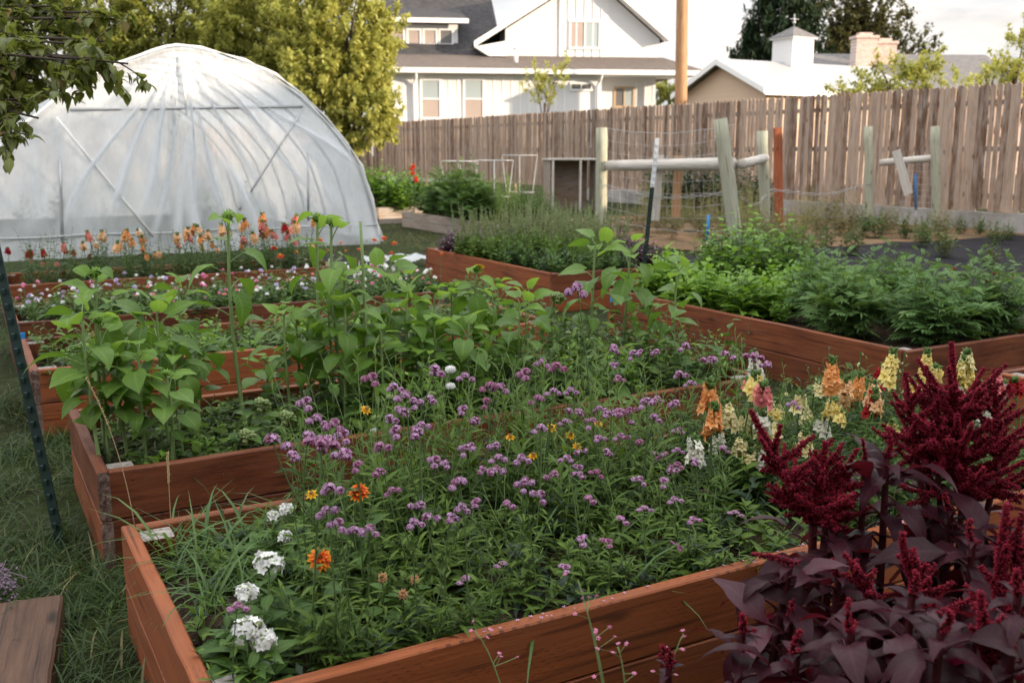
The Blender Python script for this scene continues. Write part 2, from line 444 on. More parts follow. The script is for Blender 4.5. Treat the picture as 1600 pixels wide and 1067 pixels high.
# ------------------------------------------------------------------ ground
def ground_mat():
    m, nt = new_mat('lawn_soil'); g = NT(nt); tc = g.n('ShaderNodeTexCoord').outputs['Object']
    a = g.noise(tc, .8, 5); b = g.noise(tc, 9, 5, .7); c = g.noise(tc, 60, 3)
    f = g.math('ADD', g.math('MULTIPLY', a, .5), g.math('MULTIPLY', b, .5))
    col = g.ramp(f, [(.3, (.014, .012, .008)), (.47, (.035, .042, .016)), (.6, (.05, .07, .022)), (.75, (.11, .09, .05))])
    col = g.mix(.5, col, g.mix(c, (.2, .2, .2), (1, 1, 1)), 'MULTIPLY')
    g.out(g.bsdf(col, .95, .1, g.math('ADD', b, c), .8, .03)); return m
def soil_mat():
    m, nt = new_mat('garden_soil'); g = NT(nt); tc = g.n('ShaderNodeTexCoord').outputs['Object']
    b = g.noise(tc, 14, 6, .7); c = g.noise(tc, 90, 3)
    col = g.ramp(b, [(.3, (.016, .01, .007)), (.5, (.045, .03, .02)), (.7, (.10, .07, .05))])
    g.out(g.bsdf(col, .95, .1, g.math('ADD', b, c), .9, .02)); return m
M['ground'] = ground_mat(); M['soil'] = soil_mat()
mb = MB(); S = 260.
n = 40; gx = np.sign(np.linspace(-1, 1, n)) * np.abs(np.linspace(-1, 1, n)) ** 2 * S
X, Y = np.meshgrid(gx, gx, indexing='ij'); Z = np.zeros_like(X)
idx = np.arange(n * n).reshape(n, n)
fq = np.stack([idx[:-1, :-1], idx[1:, :-1], idx[1:, 1:], idx[:-1, 1:]], -1).reshape(-1, 4)
mb.add(np.stack([X, Y, Z], -1).reshape(-1, 3), fq)
tag(mb.build('ground', M['ground']), kind='structure')

# black weed fabric
def fabric_mat():
    m, nt = new_mat('weed_fabric'); g = NT(nt); tc = g.n('ShaderNodeTexCoord').outputs['Object']
    a = g.noise(tc, 2.2, 5); wv = g.noise(g.mapv(tc, (400, 12, 1)), 1., 2)
    col = g.mix(a, (.01, .01, .013), (.026, .024, .028))
    dirt = g.math('MULTIPLY', g.math('SUBTRACT', g.noise(tc, 1.1, 6, .7), .57, True), 4., True)
    col = g.mix(dirt, col, (.05, .04, .032))
    vo = g.n('ShaderNodeTexVoronoi'); vo.inputs['Scale'].default_value = 1.55; vo.inputs['Randomness'].default_value = .35; g.l(tc, vo.inputs['Vector'])
    hole = g.math('MULTIPLY', g.math('SUBTRACT', .11, vo.outputs['Distance'], True), 60., True)
    col = g.mix(hole, col, (.006, .005, .004))
    g.out(g.bsdf(col, .85, .1, g.math('ADD', a, wv), .35, .02)); return m
M['fabric'] = fabric_mat()
mb = MB()
def sheet(mb, a0, a1, b0, b1, z, na, nb, amp, mat=0):
    A, B = np.meshgrid(np.linspace(a0, a1, na), np.linspace(b0, b1, nb), indexing='ij')
    Zs = z + amp * (np.sin(A * 3.1 + B * 1.7) + np.sin(B * 4.3 - A * 1.1) + .6 * np.sin(A * 9 + 2 * np.sin(B * 5))) / 2
    P3 = A[..., None] * E1 + B[..., None] * E2; P3[..., 2] = Zs
    ix = np.arange(na * nb).reshape(na, nb)
    q = np.stack([ix[:-1, :-1], ix[1:, :-1], ix[1:, 1:], ix[:-1, 1:]], -1).reshape(-1, 4)
    mb.add(P3.reshape(-1, 3), q, mat)
sheet(mb, 6.3, 15.9, 2.2, 10.7, .03, 60, 60, .012)
tag(mb.build('weed_barrier', M['fabric']), 'black woven weed fabric spread over the ground before the concrete wall', 'weed fabric')
mb = MB(); sheet(mb, 3.75, 4.5, 9.3, 13.2, .03, 12, 40, .012)
tag(mb.build('weed_barrier', M['fabric']), 'narrow black fabric strip beside the greenhouse corner', 'weed fabric')

mb = MB(); sheet(mb, 9.3, 16.35, 10.72, 18., .02, 30, 30, .03)
def rust_soil():
    m, nt = new_mat('dry_rusty_soil'); g = NT(nt); tc = g.n('ShaderNodeTexCoord').outputs['Object']; b = g.noise(tc, 1.6, 6, .7); c = g.noise(tc, 30, 4)
    g.out(g.bsdf(g.mix(g.math('MULTIPLY', c, .5), g.ramp(b, [(.3, (.06, .06, .03)), (.5, (.2, .12, .07)), (.7, (.3, .17, .09))]), (.1, .08, .05)), .95, .1, c, .7, .02)); return m
M['rust'] = rust_soil(); tag(mb.build('soil', M['rust']), kind='structure')
# ------------------------------------------------------------------ raised beds
BH = .36; TB = .04
def soil_sheet(name, a0, a1, b0, b1, z):
    mb = MB(); na = int((a1 - a0) / .06) + 2; nb = int((b1 - b0) / .06) + 2
    A, B = np.meshgrid(np.linspace(a0, a1, na), np.linspace(b0, b1, nb), indexing='ij')
    Zs = z + rng.normal(0, .008, A.shape) + .012 * np.sin(A * 5 + 1) * np.sin(B * 7)
    P3 = A[..., None] * E1 + B[..., None] * E2; P3[..., 2] = Zs
    ix = np.arange(na * nb).reshape(na, nb)
    q = np.stack([ix[:-1, :-1], ix[1:, :-1], ix[1:, 1:], ix[:-1, 1:]], -1).reshape(-1, 4)
    mb.add(P3.reshape(-1, 3), q); return tag(mb.build(name, M['soil']), kind='structure')
def raised_bed(a0, a1, b0, b1, label, h=BH, nb=2, mat='cedar', posts=True, ends='b', soil=.085, dz=0.):
    root = empty('raised_bed', ab((a0 + a1) / 2, (b0 + b1) / 2, 0))
    inv = np.array(root.location)
    bh = h / nb - .004
    def part(name, segs, mats=None, **k):
        mb = MB()
        for p, q, w, hh in segs: board(mb, np.array(p) - inv, np.array(q) - inv, w, hh, 0, nseg=12, wob=.0009, **k)
        return mb.build(name, mats or M[mat], root)
    for i in range(nb):
        z = (i + .5) * h / nb + dz
        e = TB if ends == 'b' else 0
        f = 0 if ends == 'b' else TB
        for b in (b0 + TB / 2, b1 - TB / 2): part('side_board', [(ab(a0 + e, b, z), ab(a1 - e, b, z), TB, bh)], screws=True)
        for a in (a0 + TB / 2, a1 - TB / 2): part('end_board', [(ab(a, b0 + f, z), ab(a, b1 - f, z), TB, bh)], [M[mat], M['boardend']] if ends == 'b' else None, **({'endmat': 1} if ends == 'b' else {}))
    if posts:
        for a in (a0 + TB + .046, a1 - TB - .046):
            for b in (b0 + TB + .046, b1 - TB - .046):
                mb = MB(); board(mb, ab(a, b, .0) - inv, ab(a, b, h - .012) - inv, .088, .088, 0, up=E1, nseg=2, tint=.2, endmat=1)
                mb.build('corner_post', [M[mat], M['endgrain']], root)
        for b in (b0 + TB + .02, b1 - TB - .02):
            mb = MB(); board(mb, ab((a0 + a1) / 2, b, .0) - inv, ab((a0 + a1) / 2, b, h - .03) - inv, .038, .088, 0, up=E1, nseg=2)
            mb.build('stake', M[mat], root)
    tag(root, label, 'raised bed', 'wooden raised garden beds')
    if soil: soil_sheet('soil', a0 + TB, a1 - TB, b0 + TB, b1 - TB, h - soil + dz)
    return root
B1 = (.34, 3.40, 1.88, 3.00); B2 = (.34, 3.40, 3.56, 4.54); B3 = (.25, 3.34, 5.46, 6.44); B4 = (.25, 3.3, 7.06, 8.02); B5 = (.28, 3.2, 9.1, 10.05)
RA = (4.64, 6.1, 7.62, 10.4); RB = (4.48, 5.97, 3.62, 6.5); RC = (4.48, 6.0, .6, 3.1)
raised_bed(*B1, 'nearest reddish brown wooden raised bed, full of purple verbena', soil=.07)
raised_bed(*B2, 'reddish wooden raised bed holding the tall young sunflowers, second from the viewer', soil=.08)
b3 = raised_bed(*B3, 'reddish wooden raised bed just behind the sunflower bed, low leafy plants inside')
b4 = raised_bed(*B4, 'reddish wooden raised bed of low pink and white dianthus')
raised_bed(*B5, 'reddish wooden raised bed of orange snapdragons in front of the greenhouse')
raised_bed(*RA, 'sunlit orange brown raised bed of purple basil and green flower spires', ends='a')
r2 = raised_bed(*RB, 'long reddish raised bed of leafy greens and ferny marigolds beside black fabric', ends='a', h=.37)
raised_bed(*RC, 'reddish raised bed cut off by the right edge of the photo', ends='a')
raised_bed(7.5, 9.1, 13.9, 17.9, 'low weathered grey raised bed of tomato plants and ferny foliage', h=.3, mat='barn', posts=False)
raised_bed(7.3, 9.0, 18.7, 21.5, 'low weathered raised bed of bushy plants beside the greenhouse corner', h=.33, mat='barn', posts=False)
M['bluetag'] = plain_mat('blue_tape', (.03, .25, .6)); 
for rt, c, wv in ((b4, ab(.3, 7.05, .27), .03), (r2, ab(4.476, 6.42, .30), .05)):
    mb = MB(); box(mb, c - np.array(rt.location), wv, .02, .05, 0, ANG); mb.build('blue_tag', M['bluetag'], rt)
# two old timbers lying in the grass
def timber(p0, p1, w, label):
    mb = MB(); c = (np.array(p0) + np.array(p1)) / 2
    board(mb, np.array(p0) - c, np.array(p1) - c, w, .11, 0, ch=.008, nseg=20, wob=.0009)
    o = mb.build('timber', M['timber']); o.location = c; return tag(o, label, 'timber')
timber((-1.49, 2.87, .035), (-1.06, 1.73, .035), .19, 'dark weathered timber lying in grass, the wider of two at bottom left')
timber((-1.8, 2.95, .03), (-1.47, 1.73, .03), .19, 'dark weathered timber cut off by the left photo edge')

# ------------------------------------------------------------------ wooden fence on a low concrete wall
def concrete_mat():
    m, nt = new_mat('concrete'); g = NT(nt); tc = g.n('ShaderNodeTexCoord').outputs['Object']
    a = g.noise(tc, 1.3, 6, .65); b = g.noise(tc, 25, 4)
    col = g.ramp(a, [(.3, (.2, .185, .17)), (.55, (.36, .345, .33)), (.75, (.46, .44, .42))])
    st = g.math('MULTIPLY', g.math('SUBTRACT', g.noise(g.mapv(tc, (1, 1, .4)), .9, 5, .7), .52, True), 5., True)
    col = g.mix(g.math('MULTIPLY', st, .6), col, (.3, .17, .1))
    g.out(g.bsdf(col, .9, .2, b, .4, .01)); return m
M['concrete'] = concrete_mat()
FA = 9.09 * E1[0] + 17.7 * E1[1]; FB = 9.09 * E2[0] + 17.7 * E2[1]
def fence(aa, ba, ab_, bb, label, z0, ztop, back):
    """a run of pickets from bed coordinates (aa,ba) to (ab_,bb)"""
    p0 = ab(aa, ba); p1 = ab(ab_, bb); d = p1 - p0; L = np.linalg.norm(d); d /= L
    root = empty('picket_fence', p0)
    s = 0.; step = 2.44; back = np.asarray(back)
    while s < L:
        mb = MB(); e = min(s + step, L); x = s
        while x < e - .02:
            wd = .112 + rng.normal(0, .006); gap = abs(rng.normal(.01, .011))
            zt = ztop + rng.normal(0, .012); c = d * (x + wd / 2); lean = rng.normal(0, .006)
            t = wd / 2; hz = zt - z0 - abs(rng.normal(0, .02)); zb = zt - hz
            # flat picket with clipped corners
            pr = [(-t, zb), (t, zb), (t, zt - .035), (t - .03, zt), (-t + .03, zt), (-t, zt - .035)]
            F = np.array([c + d * (q[0] + lean * (q[1] - z0)) + np.array([0, 0, q[1]]) for q in pr])
            off = rng.random(3) * 30; jut = back * rng.normal(0, .004)
            V = np.concatenate([F + jut, F + back * .019 + jut])
            P = np.array([(q[1] + off[0], q[0] + off[1], off[2]) for q in pr] * 2)
            n6 = 6; side = np.array([(i, (i + 1) % 6, 6 + (i + 1) % 6, 6 + i) for i in range(6)])
            mb.add(V, [side, np.array([tuple(range(6)), tuple(range(11, 5, -1))])], 0, P, rng.random() ** 1.3, False)
            x += wd + gap
        mb.build('picket_panel', M['picket'], root)
        mb = MB()
        for z in (z0 + .3, (z0 + ztop) / 2, ztop - .32): board(mb, d * s + back * .042 + (0, 0, z), d * e + back * .042 + (0, 0, z), .04, .09, nseg=2)
        mb.build('rail', M['picket'], root)
        mb = MB(); board(mb, d * s + back * .11 + (0, 0, 0), d * s + back * .11 + (0, 0, ztop - .1), .09, .09, up=E1, nseg=2)
        mb.build('post', M['picket'], root)
        s += step
    tag(root, label, 'fence'); return root
fence(FA, FB - 13, FA, FB + 31.5, 'tall weathered picket fence running along the right side of the garden', .33, 2.62, E1)
fence(FA - .05, FB + 31.6, FA - 17, FB + 31.6, 'far weathered picket fence beyond the greenhouse, mostly hidden by trees', .2, 2.5, E2)
mb = MB(); A0 = FA - .14
V = []; P = []
nb_ = 90; bs = np.linspace(FB - 13, FB + 14, nb_)
tops = .34 + rng.normal(0, .006, nb_)
for b, tz in zip(bs, tops):
    for a, z in ((A0 - .05, 0.), (A0 - .05 + rng.normal(0, .004), tz), (A0 + .12, tz), (A0 + .12, 0)):
        V.append(ab(a, b, z))
f = [(i * 4 + j, i * 4 + j + 1, i * 4 + j + 5, i * 4 + j + 4) for i in range(nb_ - 1) for j in range(3)]
mb.add(V, [np.array(f), np.array([(0, 1, 2, 3), tuple((nb_ - 1) * 4 + k for k in (3, 2, 1, 0))])], 0, V, .5, False)
tag(mb.build('concrete_wall', M['concrete']), 'low stained concrete wall along the foot of the picket fence', 'wall')

# ------------------------------------------------------------------ greenhouse (hoop house)
GW, GH, GL = 3.0, 2.92, 9.
GC = np.array([-4.76, 14.39, 0.])
def film_mat():
    m, nt = new_mat('greenhouse_film'); g = NT(nt); tc = g.n('ShaderNodeTexCoord').outputs['Object']
    t = g.attr('tint').outputs['Fac']
    a = g.noise(g.mapv(tc, (1.4, 1.4, .7)), 1.4, 5); wr = g.noise(g.mapv(tc, (5, 5, 1.6)), 1.3, 5, .6)
    op = g.math('ADD', g.math('ADD', .46, g.math('MULTIPLY', g.math('SUBTRACT', a, .3), .65)), g.math('MULTIPLY', t, .45), True)
    b = g.n('ShaderNodeBsdfPrincipled'); b.inputs['Base Color'].default_value = (.8, .835, .87, 1); b.inputs['Roughness'].default_value = .2
    b.inputs['Specular IOR Level'].default_value = .5
    bp = g.n('ShaderNodeBump'); bp.inputs['Strength'].default_value = .6; bp.inputs['Distance'].default_value = .06; g.l(wr, bp.inputs['Height']); g.l(bp.outputs[0], b.inputs['Normal'])
    tr = g.n('ShaderNodeBsdfTranslucent'); tr.inputs[0].default_value = (.87, .9, .93, 1); g.l(bp.outputs[0], tr.inputs['Normal'])
    m1 = g.n('ShaderNodeMixShader'); m1.inputs[0].default_value = .5; g.l(b.outputs[0], m1.inputs[1]); g.l(tr.outputs[0], m1.inputs[2])
    tp = g.n('ShaderNodeBsdfTransparent'); tp.inputs[0].default_value = (.93, .94, .94, 1)
    m2 = g.n('ShaderNodeMixShader'); g.l(op, m2.inputs[0]); g.l(tp.outputs[0], m2.inputs[1]); g.l(m1.outputs[0], m2.inputs[2])
    g.out(m2.outputs[0]); return m
M['film'] = film_mat(); M['galv'] = plain_mat('galvanised_steel', (.42, .43, .44), .4, .5, .15, 30, .6)
M['whitestrip'] = plain_mat('white_plastic_strip', (.75, .75, .74), .5, .4, .06)
gh = empty('greenhouse', GC, ANG)
def gprof(s):
    return np.interp(np.asarray(s, float), GX_, GZ_)
from math import sqrt
GX_ = np.array([-3., -2.94, -2.78, -2.55, -2.24, -1.83, -1.42, -.83, -.23, -.02, .16, .4, .73, 1.1, 1.46, 1.84, 2.22, 2.56, 2.74, 2.91, 2.98, 3.])
GZ_ = np.array([0, .35, .75, 1.1, 1.45, 1.83, 2.16, 2.53, 2.77, 2.84, 2.86, 2.83, 2.76, 2.66, 2.5, 2.23, 1.88, 1.45, 1.17, .61, .2, 0])
# end wall with hanging folds
us = np.linspace(-1, 1, 300); us = np.sin(us * PI / 2) * .999
tsn = np.linspace(0, 1, 90)
U, T_ = np.meshgrid(us, tsn, indexing='ij'); Sx = U * GW; Zz = gprof(Sx) * T_
phi = np.arctan2(Sx - .16, np.maximum(2.95 - Zz, .02)); rr = np.hypot(Sx - .16, 2.95 - Zz)
fold = np.zeros_like(phi); ridge = np.zeros_like(phi)
for fq_, am, ph in ((9, .045, .4), (17, .034, 1.7), (31, .02, 2.9), (53, .01, .6)):
    fold += am * np.sin(phi * fq_ + ph + .8 * np.sin(rr * 1.7 + ph))
for c, wd, am, r0, r1 in ((-.30, .035, .14, 0, 2.4), (.03, .03, .12, 0, 3.2), (-.18, .02, .09, 0, 2.7), (.42, .025, .08, 0, 2.2), (.18, .025, .10, .8, 2.6), (-.46, .03, .08, .5, 2.4), (.72, .02, .05, 0, 2.6), (-.62, .02, .05, .2, 3.), (.95, .02, .04, .4, 3.), (.30, .03, .10, 1.6, 2.9), (-.05, .025, .07, 1.2, 2.9)):
    e = np.exp(-((phi - c - .03 * np.sin(rr * 2 + c * 9)) / wd) ** 2) * (1 / (1 + np.exp(-(rr - r0 - .15) / .08))) * (1 / (1 + np.exp((rr - r1) / .15)))
    fold += 1.35 * am * e; ridge += e
amp = np.clip(rr / 1.2, 0, 1) * np.clip((gprof(Sx) - Zz) / .4 + .15, 0, 1)
Yd = -fold * amp - .12 * np.clip((.3 - Zz) / .3, 0, 1)
mb = MB(); ix = np.arange(U.size).reshape(U.shape)
q = np.stack([ix[:-1, :-1], ix[1:, :-1], ix[1:, 1:], ix[:-1, 1:]], -1).reshape(-1, 4)
V = np.stack([Sx, Yd, np.maximum(Zz, .005)], -1).reshape(-1, 3)
mb.add(V, q, 0, V, np.clip(ridge.ravel(), 0, 1)); mb.build('end_film', M['film'], gh)
# tunnel cover
th = np.linspace(.02, PI - .02, 70); ys = np.linspace(.02, GL, 110)
TH, YS = np.meshgrid(th, ys, indexing='ij')
sc = 1.012 - .014 * np.abs(np.sin(YS / 1.2 * PI)) + .006 * np.sin(TH * 23 + YS * 5)
Xc = GW * np.cos(TH) * sc; Zc = gprof(GW * np.cos(TH)) * sc
bulge = .07 * np.clip((.7 - Zc) / .7, 0, 1) * (1 + .5 * np.sin(YS * 6)) * np.sign(np.cos(TH))
mb = MB(); ix = np.arange(TH.size).reshape(TH.shape); q = np.stack([ix[:-1, :-1], ix[1:, :-1], ix[1:, 1:], ix[:-1, 1:]], -1).reshape(-1, 4)
V = np.stack([Xc + bulge, YS, Zc], -1).reshape(-1, 3)
mb.add(V, q, 0, V, .2 + .3 * (np.abs(np.sin(YS / 1.2 * PI)) < .12).ravel()); mb.build('tunnel_film', M['film'], gh)
mb = MB(); V = np.stack([Sx * .99, np.full_like(Sx, GL - .03) + .06 * np.sin(Sx * 7) * np.sin(Zz * 3), np.maximum(Zz * .985, .005)], -1).reshape(-1, 3); mb.add(V, np.stack([np.arange(U.size).reshape(U.shape)[:-1, :-1], np.arange(U.size).reshape(U.shape)[1:, :-1], np.arange(U.size).reshape(U.shape)[1:, 1:], np.arange(U.size).reshape(U.shape)[:-1, 1:]], -1).reshape(-1, 4), 0, V, .5); mb.build('back_film', M['film'], gh)
sx = np.linspace(-1, 1, 60); sx = np.sin(sx * PI / 2) * GW * .997
for k in range(8):
    mb = MB(); y = .03 + k * 1.2
    tube(mb, np.stack([sx, np.full(60, y), gprof(sx) * .995], -1), .024, 8); mb.build('hoop', M['galv'], gh)
mb = MB(); tube(mb, np.stack([sx * 1.01, np.full(60, -.03), gprof(sx) * 1.01 + .01], -1), .016 + .007 * np.sin(np.arange(60) * 2.) + rng.normal(0, .004, 60), 7); mb.build('edge_roll', M['whitestrip'], gh)
def gpt(u, v, y=-.06):
    r = ray(u, v); nrm_ = E2; o = GC + E2 * y
    t = np.dot(o - np.array([0, 0, H]), nrm_) / np.dot(r, nrm_); p = np.array([0, 0, H]) + r * t - GC
    return np.array([np.dot(p, E1), y, p[2]])
for (u0, v0, u1, v1, rad, nm, mt, y) in ((110, 172, 476, 167, .022, 'crossbar', 'galv', -.01), (476, 167, 374, 328, .016, 'brace', 'galv', -.045), (88, 184, 240, 370, .02, 'brace', 'whitestrip', -.075),
        (94, 250, 98, 392, .022, 'upright', 'galv', -.02), (481, 238, 482, 345, .018, 'upright', 'galv', .03), (283, 88, 292, 180, .018, 'ridge_strap', 'whitestrip', -.06)):
    mb = MB(); a, b = gpt(u0, v0, y), gpt(u1, v1, y); tube(mb, np.linspace(a, b, 4), rad, 8); mb.build(nm, M[mt], gh)
mb = MB(); xs = np.linspace(-2.98, 2.98, 40)
tube(mb, np.stack([xs, np.full(40, -.05), .3 + .01 * np.sin(xs * 4)], -1), .014, 6); mb.build('hem_cord', M['galv'], gh)
tag(gh, 'large translucent white plastic hoop greenhouse with hanging folds', 'greenhouse')
# crumpled plastic sheet trailing at the corner
mb = MB(); na, nb_ = 34, 26
A, B = np.meshgrid(np.linspace(0, 1.1, na), np.linspace(0, .8, nb_), indexing='ij')
Zs = .06 + .05 * np.abs(np.sin(A * 9 + 2 * np.sin(B * 6))) + .05 * np.abs(np.sin(B * 11 + A * 4)) + .02 * rng.random(A.shape)
ix = np.arange(A.size).reshape(A.shape); q = np.stack([ix[:-1, :-1], ix[1:, :-1], ix[1:, 1:], ix[:-1, 1:]], -1).reshape(-1, 4)
mb.add(np.stack([A - .5, B - .4, Zs], -1).reshape(-1, 3), q, 0, None, .8)
o = mb.build('plastic_sheet', M['film']); o.location = at(615, 397, 12.6) * (1, 1, 0); o.scale = (.7, .6, .8); o.rotation_euler = (0, 0, .5)
tag(o, 'crumpled pale plastic sheet lying on the ground by the greenhouse corner', 'plastic sheet')

# ------------------------------------------------------------------ houses
def siding_mat(name, col, period=.16):
    m, nt = new_mat(name); g = NT(nt); tc = g.n('ShaderNodeTexCoord').outputs['Object']
    sx = g.n('ShaderNodeSeparateXYZ'); g.l(tc, sx.inputs[0])
    h = g.math('FRACT', g.math('DIVIDE', sx.outputs['Z'], period)); a = g.noise(tc, .6, 4)
    c = g.mix(a, tuple(x * .93 for x in col), col)
    g.out(g.bsdf(c, .55, .3, g.math('SUBTRACT', 1., h), .9, .02)); return m
def roof_mat(name, c1, c2, sc=3.):
    m, nt = new_mat(name); g = NT(nt); tc = g.n('ShaderNodeTexCoord').outputs['Object']
    br = g.n('ShaderNodeTexBrick'); br.inputs['Scale'].default_value = sc; br.inputs['Mortar Size'].default_value = .012
    br.inputs['Color1'].default_value = (*c1, 1); br.inputs['Color2'].default_value = (*c2, 1); br.inputs['Mortar'].default_value = (*[x * .5 for x in c1], 1); g.l(tc, br.inputs[0])
    a = g.noise(tc, 40, 3); c = g.mix(.6, br.outputs[0], g.mix(a, (.4, .4, .4), (1.3, 1.3, 1.3)), 'MULTIPLY')
    g.out(g.bsdf(c, .9, .2, a, .3, .01)); return m
M['siding'] = siding_mat('white_siding', (.69, .69, .69)); M['whitewall'] = plain_mat('white_boards', (.69, .69, .69), .55, .3, .04, 1.5)
M['trim'] = plain_mat('white_trim', (.82, .82, .81), .5, .3, .03, 2)
M['roofdark'] = roof_mat('dark_shingles', (.05, .048, .05), (.085, .08, .08)); M['roofbrown'] = roof_mat('brown_shingles', (.13, .105, .09), (.19, .155, .13)); M['roofgrey'] = roof_mat('grey_shingles', (.16, .15, .15), (.23, .22, .21))
def glass_mat(name, c1, c2):
    m, nt = new_mat(name); g = NT(nt); tc = g.n('ShaderNodeTexCoord').outputs['Object']
    c = g.mix(g.noise(tc, .9, 3), c1, c2); g.out(g.bsdf(c, .06, .6)); return m
M['pane'] = glass_mat('window_glass', (.09, .085, .08), (.2, .19, .18)); M['blind'] = glass_mat('window_blind', (.34, .27, .23), (.45, .37, .32))
M['bluepane'] = glass_mat('window_sky_glass', (.30, .36, .38), (.38, .43, .44))
M['warmtrim'] = plain_mat('tan_trim', (.5, .36, .22), .6)  # window trim with warm sunlight put into its colour
HR = R(8); HO = np.array([0, 48., 0]); hx = np.array([math.cos(HR), math.sin(HR), 0]); hy = np.array([-math.sin(HR), math.cos(HR), 0])
def hp(u, v, dep=0.):
    r = ray(u, v); o = HO + hy * dep; t = np.dot(o - np.array([0, 0, H]), hy) / np.dot(r, hy)
    p = np.array([0, 0, H]) + r * t - HO; return np.array([np.dot(p, hx), dep, p[2]])
def X(u, dep=0.): return hp(u, 120, dep)[0]
def Zv(u, v, dep=0.): return hp(u, v, dep)[2]
house = empty('white_house', HO, HR)
def hpart(name, mb, mat, parent=None): return mb.build(name, M[mat] if isinstance(mat, str) else [M[k] for k in mat], parent or house)
def hbox(mb, x0, x1, y0, y1, z0, z1, mat=0): box(mb, ((x0 + x1) / 2, (y0 + y1) / 2, (z0 + z1) / 2), abs(x1 - x0), abs(y1 - y0), abs(z1 - z0), mat)
zE = Zv(800, 113)
mb = MB(); hbox(mb, X(585), X(940), 0, 9, 0, zE); hbox(mb, X(940) + .003, X(1035), 1.1, 9, 0, zE); hpart('wall', mb, 'whitewall')
mb = MB(); x = X(630)
while x < X(1033):
    y = -.018 if x < X(938) else 1.082
    if not any(X(a) < x < X(b) for a, b in ((655, 691), (722, 758), (888, 928), (957, 992))): hbox(mb, x - .03, x + .03, y, y + .036, 0, zE - .3)
    x += .42
hpart('batten', mb, 'trim')
def window(u0, v0, u1, v1, dep, panes=1, split=None, glass='blind', frame='trim', top=None):
    a = hp(u0, v0, dep); b = hp(u1, v1, dep); fw = .09
    mb = MB(); y0, y1 = dep - .05, dep + .01
    hbox(mb, a[0] - fw, b[0] + fw, y0, y1, a[2], a[2] + fw); hbox(mb, a[0] - fw, b[0] + fw, y0 - .02, y1, b[2] - fw, b[2])
    hbox(mb, a[0] - fw, a[0], y0, y1, b[2] + .002, a[2] - .002); hbox(mb, b[0], b[0] + fw, y0, y1, b[2] + .002, a[2] - .002)
    for k in range(1, panes):
        x = a[0] + (b[0] - a[0]) * k / panes; hbox(mb, x - .03, x + .03, y0, y1, b[2] + .002, a[2] - .002)
    zm = (a[2] + b[2]) / 2
    if split: hbox(mb, a[0] + .002, b[0] - .002, y0 + .008, y1, zm - .03, zm + .03)
    f = hpart('window', mb, frame)
    mb = MB(); yy = dep - .012
    if split:
        hbox(mb, a[0] + .003, b[0] - .003, yy, yy + .02, zm + .033, a[2] - .004, 1); hbox(mb, a[0] + .003, b[0] - .003, yy - .004, yy + .016, b[2] + .004, zm - .033, 0)
        hpart('pane', mb, (glass, top or 'bluepane'), f)
    elif panes == 2:
        xm = (a[0] + b[0]) / 2
        hbox(mb, a[0] + .003, xm - .033, yy, yy + .02, b[2] + .004, a[2] - .004, 0); hbox(mb, xm + .033, b[0] - .003, yy, yy + .02, b[2] + .004, a[2] - .004, 1)
        hpart('pane', mb, (glass, top or 'bluepane'), f)
    else:
        hbox(mb, a[0] + .003, b[0] - .003, yy, yy + .02, b[2] + .004, a[2] - .004); hpart('pane', mb, glass, f)
window(659, 126, 687, 184, 0, 1, True); window(726, 126, 754, 184, 0, 1, True); window(606, 136, 614, 182, 0, 1, None, 'pane')
window(893, 132, 923, 140, 0, 2, None, 'pane', top='pane'); window(962, 139, 988, 166, 1.1, 2, None, 'pane', 'warmtrim')
# eave, gutter, skirt roof
mb = MB(); hbox(mb, X(600, -.7), X(1096, -.7), -.72, -.6, zE - .12, zE + .1); hpart('gutter', mb, 'trim')
mb = MB(); hbox(mb, X(600, -.6), X(1092, -.6), -.597, 2., zE - .1, zE - .02); hpart('soffit', mb, 'trim')
zT = Zv(800, 90, 3.)
def slab(mb, pts, th=.08, mat=0): prism(mb, pts, (0, 0, th), mat)
mb = MB(); slab(mb, [(X(590), -.68, zE + .06), (X(1098, -.7), -.68, zE + .06), (X(1036, 3), 3.05, zT), (X(590), 3.05, zT)]); hpart('skirt_roof', mb, 'roofbrown')
mb = MB(); slab(mb, [(X(1036, 3) , 3.06, zT), (X(1098, -.7), -.67, zE + .055), (X(1098, -.7), 9, zE + .055), (X(1036, 3), 9, zT)]); hpart('hip_roof', mb, 'roofbrown')
mb = MB(); slab(mb, [(X(585), 3.06, zT), (X(800), 3.06, zT), (X(800), 10, zT + 4.8), (X(585), 10, zT + 4.8)]); hpart('main_roof', mb, 'roofdark')
mb = MB(); tube(mb, [(X(1087), -.3, 0), (X(1087), -.3, zE - .1)], .1, 8); hpart('porch_post', mb, 'trim')
for u in (650, 940):
    mb = MB(); xx = X(u, -.5); tube(mb, [(xx, -.62, zE - .1), (xx, -.3, zE - .35), (xx - .1, -.12, zE - .6), (xx - .1, -.1, 0)], .07, 7); hpart('downspout', mb, 'trim')
mb = MB(); tube(mb, [(X(806, 1.), 1., zE + .3), (X(806, 1.), 1., zE + 1.15)], .1, 8); tube(mb, [(X(806, 1.), 1., zE + 1.15), (X(806, 1.), 1., zE + 1.2)], .14, 8); hpart('roof_vent', mb, 'trim')
